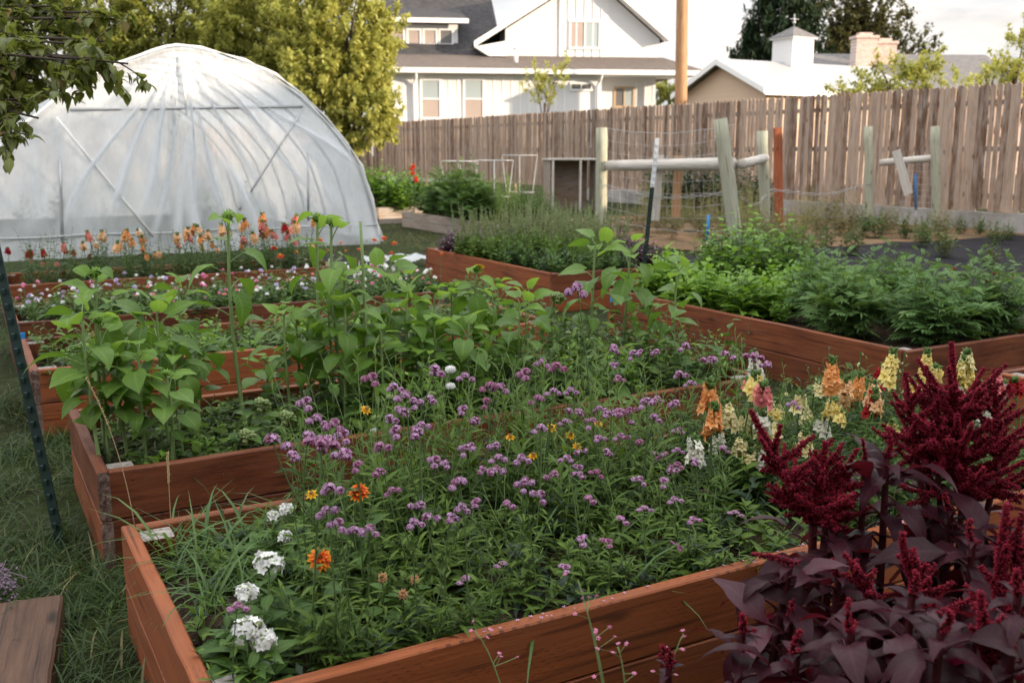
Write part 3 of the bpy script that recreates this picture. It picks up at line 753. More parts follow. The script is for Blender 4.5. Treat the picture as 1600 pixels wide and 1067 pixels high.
# big gable
ax, az = hp(921, -41, 3)[0], hp(921, -41, 3)[2]
gl, gr, zb = X(790, 3), X(1029, 3), zT - .1
lx, lz = hp(742, 72, 2.5)[0], hp(742, 72, 2.5)[2]; rx, rz = hp(1044, 64, 2.5)[0], hp(1044, 64, 2.5)[2]
def zl(x): return az + (lz - az) * (ax - x) / (ax - lx)
def zr_(x): return az + (rz - az) * (x - ax) / (rx - ax)
mb = MB(); prism(mb, [(gl, 3.03, zb), (gr, 3.03, zb), (gr, 3.03, zr_(gr) - .12), (ax, 3.03, az - .12), (gl, 3.03, zl(gl) - .12)], (0, 8, 0)); hpart('gable_wall', mb, 'siding')
c0, c1 = X(873, 3), X(950, 3)
mb = MB(); prism(mb, [(c0, 2.99, zb), (c1, 2.99, zb), (c1, 2.99, zr_(c1) - .15), (ax, 2.99, az - .15), (c0, 2.99, zl(c0) - .15)], (0, .037, 0))
x = c0 + .03
while x < c1:
    hbox(mb, x - .03, x + .03, 2.955, 2.988, zb, min(zl(x) if x < ax else zr_(x), 20) - .3); x += .42
hpart('batten_panel', mb, 'whitewall')
window(892, 35, 935, 75, 2.97, 2, None, 'blind')
mb = MB(); th = .16
prism(mb, [(ax, 2.4, az), (ax, 2.4, az + th), (lx, 2.4, lz + th), (lx, 2.4, lz)], (0, 9, 0)); prism(mb, [(ax + .002, 2.4, az), (rx, 2.4, rz), (rx, 2.4, rz + th), (ax + .002, 2.4, az + th)], (0, 9, 0)); hpart('gable_roof', mb, 'roofdark')
mb = MB(); prism(mb, [(ax, 2.41, az - .04), (ax, 2.41, az - .005), (lx, 2.41, lz - .005), (lx, 2.41, lz - .04)], (0, .6, 0)); prism(mb, [(ax + .002, 2.41, az - .04), (rx, 2.41, rz - .04), (rx, 2.41, rz - .005), (ax + .002, 2.41, az - .005)], (0, .6, 0)); hpart('rake_soffit', mb, 'trim')
mb = MB(); k = .26
prism(mb, [(ax, 2.33, az - k + .2), (ax, 2.33, az + .2), (lx - .05, 2.33, lz + .2), (lx - .05, 2.33, lz - k + .2)], (0, .067, 0)); prism(mb, [(ax + .002, 2.33, az - k + .2), (rx + .05, 2.33, rz - k + .2), (rx + .05, 2.33, rz + .2), (ax + .002, 2.33, az + .2)], (0, .067, 0)); hpart('rake_board', mb, 'trim')
mb = MB(); prism(mb, [(lx - .03, 2.45, lz - .05), (gl, 2.45, lz + .25), (gl, 2.45, zb + .1), (gl - .9, 2.45, zb + .1)], (0, .5, 0)); hpart('eave_return', mb, 'trim')
# shed dormer
d0, d1 = X(560, 4), X(716, 4); z0, z1 = Zv(650, 80, 4), Zv(650, 38, 4)
mb = MB(); hbox(mb, d0, d1, 4, 9, z0 - .5, z1); hpart('dormer_wall', mb, 'whitewall')
for a in (612, 638, 663, 688): window(a, 48, a + 18, 69, 3.98, 1, None, 'blind' if a != 688 else 'pane')
mb = MB(); hbox(mb, d0, X(733, 3.4), 3.35, 3.45, z1, z1 + .22); hpart('dormer_fascia', mb, 'trim')
mb = MB(); slab(mb, [(d0, 3.46, z1 + .16), (X(731, 3.4), 3.46, z1 + .16), (X(720, 6), 8, z1 + 1.35), (d0, 8, z1 + 1.35)], .06); hpart('dormer_roof', mb, 'roofdark')
tag(house, 'white two storey house with dark gable roof behind the fence', 'house')

# tan house with metal roof and cupola
def metal_mat():
    m, nt = new_mat('ribbed_metal_roof'); g = NT(nt); tc = g.n('ShaderNodeTexCoord').outputs['Object']
    sx = g.n('ShaderNodeSeparateXYZ'); g.l(tc, sx.inputs[0]); fr = g.math('FRACT', g.math('DIVIDE', sx.outputs['X'], .3))
    rib = g.math('LESS_THAN', fr, .14); c = g.mix(rib, (.37, .365, .36), (.27, .265, .265))
    g.out(g.bsdf(c, .4, .5, rib, .6, .03)); return m
M['metalroof'] = metal_mat(); M['tan'] = siding_mat('tan_siding', (.62, .46, .33), .2)
th_ = empty('tan_house', (9.9, 40, 0), ANG)
def tp(name, mb, mat): return mb.build(name, M[mat], th_)
mb = MB(); prism(mb, [(0, 0, 0), (0, 0, 3.85), (0, 2.5, 4.9), (0, 5, 3.85), (0, 5, 0)], (8, 0, 0)); tp('wall', mb, 'tan')
mb = MB(); prism(mb, [(-.4, -.35, 3.75), (-.4, 2.5, 5.02), (-.4, 2.5, 5.12), (-.4, -.35, 3.85)], (9, 0, 0)); prism(mb, [(-.4, 2.503, 5.02), (-.4, 5.35, 3.75), (-.4, 5.35, 3.85), (-.4, 2.503, 5.12)], (9, 0, 0)); tp('roof', mb, 'metalroof')
mb = MB(); prism(mb, [(-.45, -.4, 3.6), (-.45, 2.5, 4.87), (-.45, 2.5, 5.1), (-.45, -.4, 3.83)], (.045, 0, 0)); prism(mb, [(-.45, 2.503, 4.87), (-.45, 5.4, 3.6), (-.45, 5.4, 3.83), (-.45, 2.503, 5.1)], (.045, 0, 0)); hbox(mb, -.4, 8.6, -.42, -.36, 3.55, 3.8); tp('fascia', mb, 'trim')
mb = MB(); cx = 3.75; hbox(mb, cx - .6, cx + .6, 1.9, 3.1, 4.7, 6.05); hbox(mb, cx - .7, cx + .7, 1.8, 3.2, 6.052, 6.12); tp('cupola', mb, 'siding')
mb = MB(); ap = (cx, 2.5, 6.62); bp_ = [(cx - .75, 1.75, 6.122), (cx + .75, 1.75, 6.122), (cx + .75, 3.25, 6.122), (cx - .75, 3.25, 6.122)]
mb.add(bp_ + [ap], [np.array([(0, 1, 4), (1, 2, 4), (2, 3, 4), (3, 0, 4)]), np.array([(3, 2, 1, 0)])], smooth=False); tp('cupola_roof', mb, 'roofgrey')
mb = MB(); tube(mb, [(cx, 2.5, 6.55), (cx, 2.5, 7.1)], .025, 6); tube(mb, [(cx - .25, 2.5, 6.9), (cx + .25, 2.5, 6.9)], .02, 6); tube(mb, [(cx, 2.5, 6.72), (cx, 2.5, 6.8)], .07, 8); tp('weather_vane', mb, 'galv')
tag(th_, 'tan house with pale metal roof and white cupola beyond the fence', 'house')
def brick_mat():
    m, nt = new_mat('pale_brick'); g = NT(nt); tc = g.n('ShaderNodeTexCoord').outputs['Object']
    br = g.n('ShaderNodeTexBrick'); br.inputs['Scale'].default_value = 3.; g.l(g.mapv(tc, (1, 1, 1), (0, 0, 0), (PI / 2, 0, 0)), br.inputs[0])
    for k, c in (('Color1', (.48, .32, .26)), ('Color2', (.62, .48, .42)), ('Mortar', (.6, .56, .52))): br.inputs[k].default_value = (*c, 1)
    g.out(g.bsdf(br.outputs[0], .85, .2)); return m
M['brick'] = brick_mat()
def grey_house(p, L, W, ze, zr, label, rot, roof='roofgrey', chim=()):
    o = empty('brick_house', p, rot)
    mb = MB(); prism(mb, [(0, 0, 0), (0, 0, ze), (0, W / 2, zr - .12), (0, W, ze), (0, W, 0)], (L, 0, 0)); mb.build('wall', M['brick'], o)
    mb = MB(); prism(mb, [(-.4, -.5, ze - .2), (-.4, W / 2, zr), (-.4, W / 2, zr + .1), (-.4, -.5, ze - .1)], (L + .8, 0, 0)); prism(mb, [(-.4, W / 2 + .003, zr), (-.4, W + .5, ze - .2), (-.4, W + .5, ze - .1), (-.4, W / 2 + .003, zr + .1)], (L + .8, 0, 0)); rf = mb.build('roof', M[roof], o)
    for x, y, wd, z0, z1 in chim:
        mb = MB(); hbox(mb, x, x + wd, y, y + .8, z0, z1); hbox(mb, x - .07, x + wd + .07, y - .07, y + .87, z1 + .002, z1 + .14); hbox(mb, x + .2, x + wd - .2, y + .2, y + .6, z1 + .142, z1 + .3); mb.build('chimney', M['brick'], rf)
    tag(o, label, 'house'); return o
c = at(1262, 130, 52)
grey_house((c[0], 52, 0), 11, 8, 4.6, 6.5, 'brick house with grey roof and two chimneys beyond the fence', R(4), chim=((3.0, 1.4, 1.1, 4.8, 7.15), (4.6, 2.6, 1.1, 5.2, 7.0)))
c = at(1440, 130, 60)
grey_house((c[0], 60, 0), 14, 9, 4.9, 6.9, 'low grey roofed house at the far right beyond the fence', R(12))
# brick house added out of view past the fence to block low sun
nh = empty('brick_house', (19.5, -18.2, 0), 0)
mb = MB(); prism(mb, [(0, 0, 0), (0, 0, 5.2), (3.5, 0, 8.), (7, 0, 5.2), (7, 0, 0)], (0, 16.5, 0)); mb.build('wall', M['brick'], nh)
mb = MB(); prism(mb, [(-.5, -.4, 4.9), (3.5, -.4, 8.05), (3.5, -.4, 8.2), (-.5, -.4, 5.05)], (0, 17.3, 0)); prism(mb, [(3.503, -.4, 8.05), (7.5, -.4, 4.9), (7.5, -.4, 5.05), (3.503, -.4, 8.2)], (0, 17.3, 0)); mb.build('roof', M['roofgrey'], nh)
tag(nh, 'tall brick house past the fence to the right of the view', 'house')
ng = empty('brick_garage', (19.5, 1.4, 0), 0)  # second unseen brick block, added to keep sun off the greenhouse
mb = MB(); prism(mb, [(0, 0, 0), (0, 0, 4.6), (3., 0, 7.4), (6, 0, 4.6), (6, 0, 0)], (0, 5.2, 0)); mb.build('wall', M['brick'], ng)
mb = MB(); prism(mb, [(-.4, -.2, 4.4), (3., -.2, 7.5), (3., -.2, 7.62), (-.4, -.2, 4.52)], (0, 5.6, 0)); prism(mb, [(3.003, -.2, 7.5), (6.4, -.2, 4.4), (6.4, -.2, 4.52), (3.003, -.2, 7.62)], (0, 5.6, 0)); mb.build('roof', M['roofgrey'], ng)
tag(ng, 'brick outbuilding past the fence to the right of the view', 'outbuilding')

# shed added unseen behind the viewer so the nearest bed falls in shade
sh = empty('garden_shed', (-.5, -1.7, 0), 0); M['shedwall'] = siding_mat('brown_shed_boards', (.12, .085, .06), .2)
mb = MB(); prism(mb, [(-5, 0, 0), (-5, 0, 3.5), (-5, -2, 4.5), (-5, -4, 3.5), (-5, -4, 0)], (10, 0, 0)); mb.build('wall', M['shedwall'], sh)
mb = MB(); prism(mb, [(-5.3, .35, 3.36), (-5.3, -2, 4.53), (-5.3, -2, 4.63), (-5.3, .35, 3.46)], (10.6, 0, 0)); prism(mb, [(-5.3, -2.003, 4.53), (-5.3, -4.35, 3.36), (-5.3, -4.35, 3.46), (-5.3, -2.003, 4.63)], (10.6, 0, 0)); mb.build('roof', M['roofdark'], sh)
tag(sh, 'brown board shed standing behind the viewer', 'shed')
# ------------------------------------------------------------------ poles, posts, wire
mb = MB(); p0 = np.array([at(1064, 235, 30)[0], 30, 0]); tube(mb, [(0, 0, 0), (-.05, 0, 3), (-.12, .05, 7), (-.16, .1, 11)], [.19, .18, .16, .14], 14)
o = mb.build('utility_pole', M['pole']); o.location = p0; tag(o, 'tall wooden utility pole rising in front of the white house', 'utility pole')
def round_post(p, q, r0, r1, mat, name, label, cat='post', group=None):
    p = np.array(p, float); mb = MB(); t = np.linspace(0, 1, 8)[:, None]; pts = (np.array(q) - p) * t
    pts[1:-1, :2] += rng.normal(0, .004, (6, 2)); tube(mb, pts, np.linspace(r0, r1, 8) + rng.normal(0, .002, 8), 12)
    o = mb.build(name, M[mat]); o.location = p; return tag(o, label, cat, group)
G1 = np.array([1.50, 16.8, 0]); G2 = np.array([3.16, 13.9, 0]); G3 = np.array([3.9, 15.3, 0])
G1t = at(940, 200, 16.8); G2t = at(1125, 186, 13.9); G3t = at(1191, 205, 15.3)
round_post(G1, G1t, .10, .095, 'postpale', 'fence_post', 'pale green round fence post at the left end of the wire gate')
round_post(G2, G2t, .105, .095, 'postpale', 'fence_post', 'leaning round fence post, thickest and nearest of the wire fence')
round_post(G3, G3t, .085, .08, 'postpale', 'fence_post', 'pale round fence post left of the red brown stake')
round_post(G1 + (.1, -.1, 1.2), G2 + (-.1, .12, 1.26), .085, .095, 'railpale', 'rail', 'thick peeled log rail between the two pale gate posts', 'rail')
round_post(G2 + (.02, .1, 1.26), G3 + (-.08, -.02, 1.33), .07, .065, 'railpale', 'rail', 'thinner peeled rail from the leaning post to the pale post', 'rail')
K1 = np.array([*at(1359, 350, 18.6)[:2], 0]); K2 = np.array([*at(1465, 350, 18.2)[:2], 0])
round_post(K1, at(1357, 198, 18.6), .085, .08, 'postpale', 'fence_post', 'greenish round post standing before the fence, left end of short rail')
round_post(K2, at(1461, 198, 18.2), .09, .085, 'postpale', 'fence_post', 'greenish round post standing before the fence, right end of short rail')
round_post(K1 + (.08, -.05, 1.22), K2 + (-.05, 0, 1.32), .06, .065, 'railpale', 'rail', 'short peeled rail between the two greenish posts at right', 'rail')
mb = MB(); a = at(1215, 200, 19.); q = np.array([at(1219, 320, 19.)[0], 19, 0]); board(mb, (0, 0, 0), a - q, .14, .12, up=(0, 1, 0), nseg=6)
o = mb.build('stake_post', M['redpost']); o.location = q; tag(o, 'red brown square wooden post in front of the picket fence', 'post')
def plank(u0, v0, u1, v1, Y, w, t, mat, name, label, cat):
    a, b = at(u0, v0, Y), at(u1, v1, Y); mb = MB(); board(mb, (0, 0, 0), a - b, t, w, up=(1, 0, 0), nseg=4); o = mb.build(name, M[mat]); o.location = b; return tag(o, label, cat)
plank(1400, 236, 1419, 304, 18.2, .16, .03, 'railpale', 'loose_plank', 'pale loose plank leaning across the short rail at right', 'plank')
plank(1031, 242, 1023, 345, 15.6, .13, .04, 'railpale', 'loose_plank', 'pale grey plank hanging on the wire beside the green metal post', 'plank')
plank(1060, 243, 1056, 340, 15.4, .13, .04, 'pole', 'loose_plank', 'orange tinted plank behind the log rail', 'plank')
# wire mesh between gate posts
M['wire'] = plain_mat('fence_wire', (.42, .42, .42), .45, .5, .1, 40, .3)
def wire_fence(A, B, z0, z1, nh, nv, sag, label, r=.0025):
    mb = MB(); A = np.array(A, float); B = np.array(B, float); c = A.copy(); d = B - A
    for z in np.linspace(z0, z1, nh):
        t = np.linspace(0, 1, 14)[:, None]; p = d * t; p[:, 2] = z - sag * np.sin(t[:, 0] * PI) + rng.normal(0, .008, 14); tube(mb, p, r * (1.6 if z in (z0, z1) else 1), 4)
    for s in np.linspace(0, 1, nv):
        zz = np.linspace(z0, z1, 7); p = np.repeat((d * s)[None], 7, 0) + rng.normal(0, .012, (7, 3)); p[:, 2] = zz - sag * math.sin(s * PI); tube(mb, p, r * .8, 4)
    o = mb.build('wire_mesh', M['wire']); o.location = c; return tag(o, label, 'wire fence')
wire_fence(G1 + (.05, -.1, 0), G2 + (-.1, .1, 0), .35, 1.8, 9, 16, .1, 'sagging wire mesh stretched between the two gate posts')
wire_fence(K1 + (.5, -.05, 0), K2 + (0, -.05, 0), .3, 1.2, 9, 8, .02, 'small wire mesh panel hanging below the short rail')
for zz, A, B, lab in ((.82, G1, G2, 'twisted wire strand between the gate posts below the log rail'), (.75, G2, G3, 'wire strand between leaning post and pale post'), (.8, G3, K1, 'long thin wire strand running from pale post to greenish post')):
    mb = MB(); t = np.linspace(0, 1, 24)[:, None]; p = (B - A) * t; p[:, 2] = zz + .05 * np.cos(t[:, 0] * PI * 2) - .03 * np.sin(t[:, 0] * PI)
    for sgn in (1, -1):
        q = p.copy(); q[:, 2] += sgn * .02 * np.sin(t[:, 0] * 30); tube(mb, q, .005, 4)
    o = mb.build('wire_strand', M['wire']); o.location = A; tag(o, lab, 'wire')
# metal T-posts
def tmat(name, c):
    m, nt = new_mat(name); g = NT(nt); tc = g.n('ShaderNodeTexCoord').outputs['Object']; a = g.noise(tc, 20, 4)
    g.out(g.bsdf(g.mix(a, tuple(x * .7 for x in c), tuple(x * 1.3 for x in c)), .5, .4, a, .2, .003)); return m
M['tgreen'] = tmat('green_paint', (.012, .03, .026)); M['twhite'] = tmat('white_paint', (.62, .63, .66))
def t_post(p, top, label, white=0.):
    p = np.array(p, float); top = np.array(top, float); d = nrm(top - p); L = np.linalg.norm(top - p)
    root = empty('metal_post', p)
    s = nrm(np.cross(d, (0, 1, 0.))); bk = np.cross(s, d)
    def seg(z0, z1, name, mat):
        mb = MB(); board(mb, d * z0, d * z1, .038, .006, up=-bk, nseg=2, ch=.001); board(mb, d * z0 + bk * .018, d * z1 + bk * .018, .006, .03, up=bk, nseg=2, ch=.001)
        z = z0 + .03
        while z < z1 - .02:
            box(mb, d * z - bk * .008, .012, .014, .02); z += .055
        mb.build(name, M[mat], root)
    seg(0, L * (1 - white) - .001, 'shaft', 'tgreen')
    if white: seg(L * (1 - white), L, 'painted_tip', 'twhite')
    return tag(root, label, 'metal post')
b0 = np.array([-1.68, 3.5, 0]); t0 = at(0, 420, 3.62); t_post(b0, b0 + (t0 - b0) * 1.5, 'dark green metal fence post leaning at the left edge in the grass')
t_post(np.array([1.13, 8.75, 0]), at(1027, 216, 8.75), 'dark green metal post with white painted tip beside the raised bed', .27)
M['bluestake'] = plain_mat('blue_plastic', (.02, .2, .5), .4)
for (u0, v0, u1, v1, Y, lab) in ((1107, 336, 1105, 376, 13.2, 'short blue handled stake near the leaning fence post'), (1430, 272, 1431, 328, 18.4, 'thin blue stake under the short rail')):
    a, b = at(u0, v0, Y), at(u1, v1, Y); rt = empty('garden_stake', (b[0], b[1], 0))
    mb = MB(); tube(mb, [b * (0, 0, 1), (a - b) + b * (0, 0, 1)], .02, 8); mb.build('handle', M['bluestake'], rt)
    mb = MB(); tube(mb, [(0, 0, 0), b * (0, 0, 1)], .008, 6); mb.build('shaft', M['galv'], rt); tag(rt, lab, 'stake')
# plywood hutch
hu = empty('plywood_hutch', (*at(892, 300, 24)[:2], 0), R(10))
M['ply'] = wood_mat('plywood', (.12, .075, .045), (.24, .16, .11), (.34, .25, .18), incise=False, grey=(.3, .28, .27))
mb = MB(); hbox(mb, -.62, .62, -.3, .5, 1.22, 1.26); mb.build('top_panel', M['railpale'], hu)
mb = MB(); hbox(mb, -.58, .5, .42, .45, .05, 1.217); mb.build('back_panel', M['ply'], hu)
mb = MB(); hbox(mb, -.58, -.55, -.25, .417, .05, 1.217); mb.build('side_panel', M['barn'], hu)
mb = MB(); hbox(mb, .55, .58, -.25, .417, .05, 1.217); mb.build('side_panel', M['barn'], hu)
for x, y in ((-.5, -.27), (.16, -.27), (.6, -.27)):
    mb = MB(); board(mb, (x, y, 0), (x, y, 1.217), .05, .05, up=(1, 0, 0), nseg=2); mb.build('leg', M['railpale'], hu)
tag(hu, 'open plywood hutch with pale flat top before the fence', 'hutch')
# tomato cages
def cage(p, h, r, label):
    rt = empty('tomato_cage', p); mb = MB(); th = np.linspace(0, 2 * PI, 17)
    for z, k in ((.3, .7), (.65, .85), (h, 1.)): tube(mb, np.stack([np.cos(th) * r * k, np.sin(th) * r * k, np.full(17, z)], -1), .006, 5)
    mb.build('ring', M['wire'], rt); mb = MB()
    for a in (0, 1.57, 3.14, 4.71): tube(mb, [(math.cos(a) * r * .5, math.sin(a) * r * .5, 0), (math.cos(a) * r, math.sin(a) * r, h)], .0055, 5)
    mb.build('upright', M['wire'], rt); tag(rt, label, 'tomato cage', 'wire tomato cages')
for u, v, Y, lab in ((718, 252, 18.6, 'wire tomato cage, left of three over the far weathered bed'), (772, 251, 17.8, 'wire tomato cage, middle of three over the far weathered bed'), (812, 243, 19.5, 'wire tomato cage standing before the fence, right of three')):
    q = at(u, v, Y); cage((q[0], Y, 0), q[2], .34, lab)
# ------------------------------------------------------------------ plant materials
M['stemgreen'] = plain_mat('green_stem', (.085, .14, .045), .55, .3, .3, 20)
M['stempale'] = plain_mat('pale_stem', (.19, .27, .1), .55, .3, .25, 20)
M['stemdark'] = plain_mat('dark_stem', (.045, .06, .028), .6, .3, .3, 20)
M['stemred'] = plain_mat('red_stem', (.06, .009, .014), .5, .35, .3, 20)
M['straw'] = plain_mat('straw', (.42, .32, .17), .7, .2, .3, 20)
M['lance'] = leaf_mat('lance_leaf', (.014, .036, .008), (.115, .19, .024), .5, .16, .25, .16, extra=((.2, .24, .05), .95))
M['wispy'] = leaf_mat('wispy_leaf', (.06, .12, .025), (.17, .26, .05), .55, .3, .1, .15)
M['lancedark'] = leaf_mat('dark_leaf', (.014, .032, .018), (.036, .07, .028), .5, .3, .2)
M['phloxleaf'] = leaf_mat('phlox_leaf', (.034, .08, .02), (.1, .18, .038), .5, .25, .35, .2)
M['sunleaf'] = leaf_mat('sunflower_leaf', (.045, .1, .02), (.135, .235, .035), .45, .28, .42, .24, tcol=(.22, .4, .04))
M['sunleaf2'] = leaf_mat('young_sunflower_leaf', (.095, .18, .032), (.19, .32, .052), .5, .42, .4, .2, tcol=(.3, .48, .06))
M['podgreen'] = leaf_mat('pale_pod', (.2, .28, .1), (.33, .4, .18), .6, .3, .1)
M['snapleaf'] = leaf_mat('snapdragon_leaf', (.025, .06, .016), (.1, .175, .036), .5, .3, .25, .18)
M['basil'] = leaf_mat('basil_leaf', (.09, .19, .028), (.22, .38, .05), .45, .35, .3, .25)
M['marigold'] = leaf_mat('marigold_leaf', (.05, .12, .035), (.165, .275, .08), .55, .28, .15, .18)
M['purplebasil'] = leaf_mat('purple_basil_leaf', (.03, .012, .02), (.085, .04, .06), .5, .25, .2)
M['spire'] = leaf_mat('herb_leaf', (.075, .14, .03), (.19, .29, .07), .6, .3, .2, .15)
M['spiretop'] = leaf_mat('herb_flower_spike', (.2, .25, .1), (.32, .35, .18), .8, .2, .0)
M['olive'] = leaf_mat('weed_leaf', (.085, .1, .045), (.19, .19, .085), .7, .3, .2)
M['grassblade'] = leaf_mat('grass_blade', (.018, .04, .01), (.062, .108, .024), .5, .35, .2, .3, extra=((.27, .22, .1), .94))
M['grassbright'] = leaf_mat('bright_grass_blade', (.05, .11, .03), (.13, .23, .06), .45, .4, .3)
M['amarleaf'] = leaf_mat('amaranth_leaf', (.014, .003, .0055), (.042, .009, .016), .42, .18, .3, .16, tcol=(.2, .015, .025))
M['amarred'] = leaf_mat('young_amaranth_leaf', (.03, .005, .01), (.07, .011, .022), .45, .22, .4, .4, tcol=(.35, .02, .06))
M['plume'] = petal_mat('amaranth_plume', [(0., (.05, .002, .007)), (.6, (.19, .007, .021)), (1., (.33, .022, .046))], .15, .8, .3)
M['verb'] = petal_mat('verbena_floret', [(0, (.38, .14, .3)), (.5, (.54, .34, .54)), (1, (.64, .48, .68))], .3, .6, .3, aged=(.4, .13, .22))
M['verbcal'] = petal_mat('verbena_calyx', [(0, (.13, .045, .06)), (1, (.4, .14, .27))], .15, .7, .3)
M['white'] = petal_mat('white_petal', [(0, (.6, .62, .5)), (.4, (.78, .78, .76)), (1, (.84, .84, .83))], .25, .6, .05)
M['zinnia'] = petal_mat('zinnia_petal', [(0, (.25, .012, .004)), (.5, (.55, .03, .006)), (.72, (.75, .17, .01)), (1, (.8, .38, .02))], .25, .6, .15)
M['yellow'] = petal_mat('yellow_petal', [(0, (.65, .25, .01)), (1, (.8, .48, .02))], .25, .6, .1)
M['rededge'] = petal_mat('scarlet_petal', [(0, (.4, .02, .01)), (1, (.7, .07, .02))], .25, .6, .15)
M['drybrown'] = plain_mat('dry_seedhead', (.3, .16, .07), .8, .2, .4, 40)
for nm, a, b in (('s_yellow', (.8, .64, .18), (.84, .78, .42)), ('s_cream', (.75, .66, .3), (.82, .79, .58)), ('s_white', (.74, .74, .6), (.84, .83, .8)), ('s_pink', (.72, .2, .2), (.82, .38, .38)),
                 ('s_orange', (.78, .34, .1), (.84, .48, .24)), ('s_peach', (.82, .5, .24), (.85, .62, .4)), ('s_red', (.28, .008, .012), (.5, .02, .03)), ('s_coral', (.78, .25, .2), (.83, .4, .32))):
    M[nm] = petal_mat(nm.replace('s_', 'snapdragon_'), [(0, tuple(x * .75 for x in a)), (.45, a), (1, b)], .35, .6, .12)
M['dpink'] = petal_mat('dianthus_petal', [(0, (.5, .03, .15)), (.6, (.75, .2, .4)), (1, (.8, .55, .65))], .3, .6, .2)
M['lilac'] = petal_mat('lilac_petal', [(0, (.4, .3, .55)), (1, (.66, .58, .75))], .3, .6, .1)
M['tinypink'] = petal_mat('tiny_pink_petal', [(0, (.6, .1, .25)), (1, (.78, .35, .5))], .3, .6, .1)

class Proto:
    """one plant kind: part meshes shared by every copy"""
    def __init__(s, name): s.name = name; s.parts = []
    def part(s, name, mb, mats, loc=(0, 0, 0), rot=None, scl=1.):
        me = mb if isinstance(mb, bpy.types.Mesh) else mesh_from(mb, name, [M[k] for k in (mats if isinstance(mats, (list, tuple)) else [mats])])
        s.parts.append((name, me, loc, rot, scl)); return me
def place(pr, loc, rz=None, s=1., label=None, cat='plant', group=None, tilt=0., sz=None):
    root = empty(pr.name, loc); root.rotation_euler = (rng.normal(0, tilt) if tilt else 0, rng.normal(0, tilt) if tilt else 0, rng.random() * 6.28 if rz is None else rz)
    root.scale = (s, s, sz or s)
    for nm, me, l, r, sc in pr.parts:
        o = bpy.data.objects.new(nm, me); COL.objects.link(o); o.parent = root
        o.location = l; o.scale = (sc, sc, sc)
        if r is not None: o.rotation_euler = r
    return tag(root, label, cat, group)

def dirs_spiral(n, el, start=0., opp=False):
    k = np.arange(n)
    az = start + (k // 2 * (PI / 2 + .2) + (k % 2) * PI if opp else k * 2.399) + rng.normal(0, .25, n)
    return polar(az, el if np.ndim(el) else np.full(n, el) + rng.normal(0, .15, n))
def add_leaves(mb, T, pos, d, ln, mat, up=(0, 0, 1), tint=None, wid=1.):
    n = len(pos); B = basis(d, up); ln = np.broadcast_to(np.asarray(ln, float), (n,))
    B = B * np.stack([ln * wid, ln, ln], -1)[:, None, :]
    inst(mb, T, B, np.asarray(pos), tint, mat)
def shoot(mb, base, tip, nl, T, ln, smat, lmat, r=.003, opp=True, start=.15, el=.5, taper=True, tip_bright=None, curve=.15):
    base = np.asarray(base, float); tip = np.asarray(tip, float); L = np.linalg.norm(tip - base)
    mid = (base + tip) / 2 + rand_unit(1)[0] * L * curve * (1, 1, .2)
    pts = bez(base, mid, tip, 6); tube(mb, pts, np.linspace(r, r * .5, 6), 4, smat, False)
    t = np.linspace(start, 1, nl); pos = (1 - t)[:, None] ** 2 * base + (2 * t * (1 - t))[:, None] * mid + (t * t)[:, None] * tip
    e = el + .5 * (t - .4) + rng.normal(0, .15, nl)
    d = dirs_spiral(nl, e, rng.random() * 6, opp)
    ls = ln * (np.clip(1.15 - .75 * np.abs(t - .4) / .6, .3, 1.2) if taper else 1.) * rng.uniform(.75, 1.2, nl)
    tint = np.clip(rng.random(nl) * .6 + .35 * t ** 2, 0, 1)
    add_leaves(mb, T, pos, d, ls, lmat, up=nrm(rand_unit(nl) * .45 + (0, 0, 1)), tint=tint)
def sphere_pts(n, el0=0.):
    z = np.linspace(math.sin(el0), 1, n); az = np.arange(n) * 2.39996
    r = np.sqrt(np.maximum(0, 1 - z * z)); return np.stack([r * np.cos(az), r * np.sin(az), z], -1)

# ------------------------------------------------------------------ verbena
def verb_cluster(seed, domes):
    mb = MB()
    for (cx, cy, cz, r) in domes:
        n = 28; dd = sphere_pts(n, -.6); dd = nrm(dd + rng.normal(0, .12, dd.shape)); c = np.array([cx, cy, cz])
        pos = c + dd * np.array([r, r, r * .85]) * .7
        B = basis(np.cross(dd, rand_unit(n)), dd) * np.array([.0026, .0026, .007]); B = np.stack([B[:, :, 0], B[:, :, 1], B[:, :, 2]], -1)
        inst(mb, OCTA, B, pos, None, 1)
        k = (dd[:, 2] > -.15) & (rng.random(n) < .75); dk = dd[k]; m = k.sum()
        pk = c + dk * np.array([r, r, r * .85]) * 1.08
        Bs = basis(np.cross(dk, rand_unit(m)), dk) * rng.uniform(.0042, .006, (m, 1, 1)); inst(mb, STAR, Bs, pk, None, 0)
    return mb
VC = []
for k, dm in enumerate(([(0, 0, 0, .0135), (.024, .008, -.009, .011), (-.02, .014, -.014, .01)], [(0, 0, 0, .016), (-.014, -.026, -.015, .011)], [(0, 0, 0, .015), (.028, 0, -.009, .012), (-.026, .006, -.005, .012), (.004, .03, -.014, .011), (-.006, -.028, -.012, .01)], [(0, 0, 0, .0125)])):
    VC.append(mesh_from(verb_cluster(k, dm), 'flower_head', [M['verb'], M['verbcal']]))
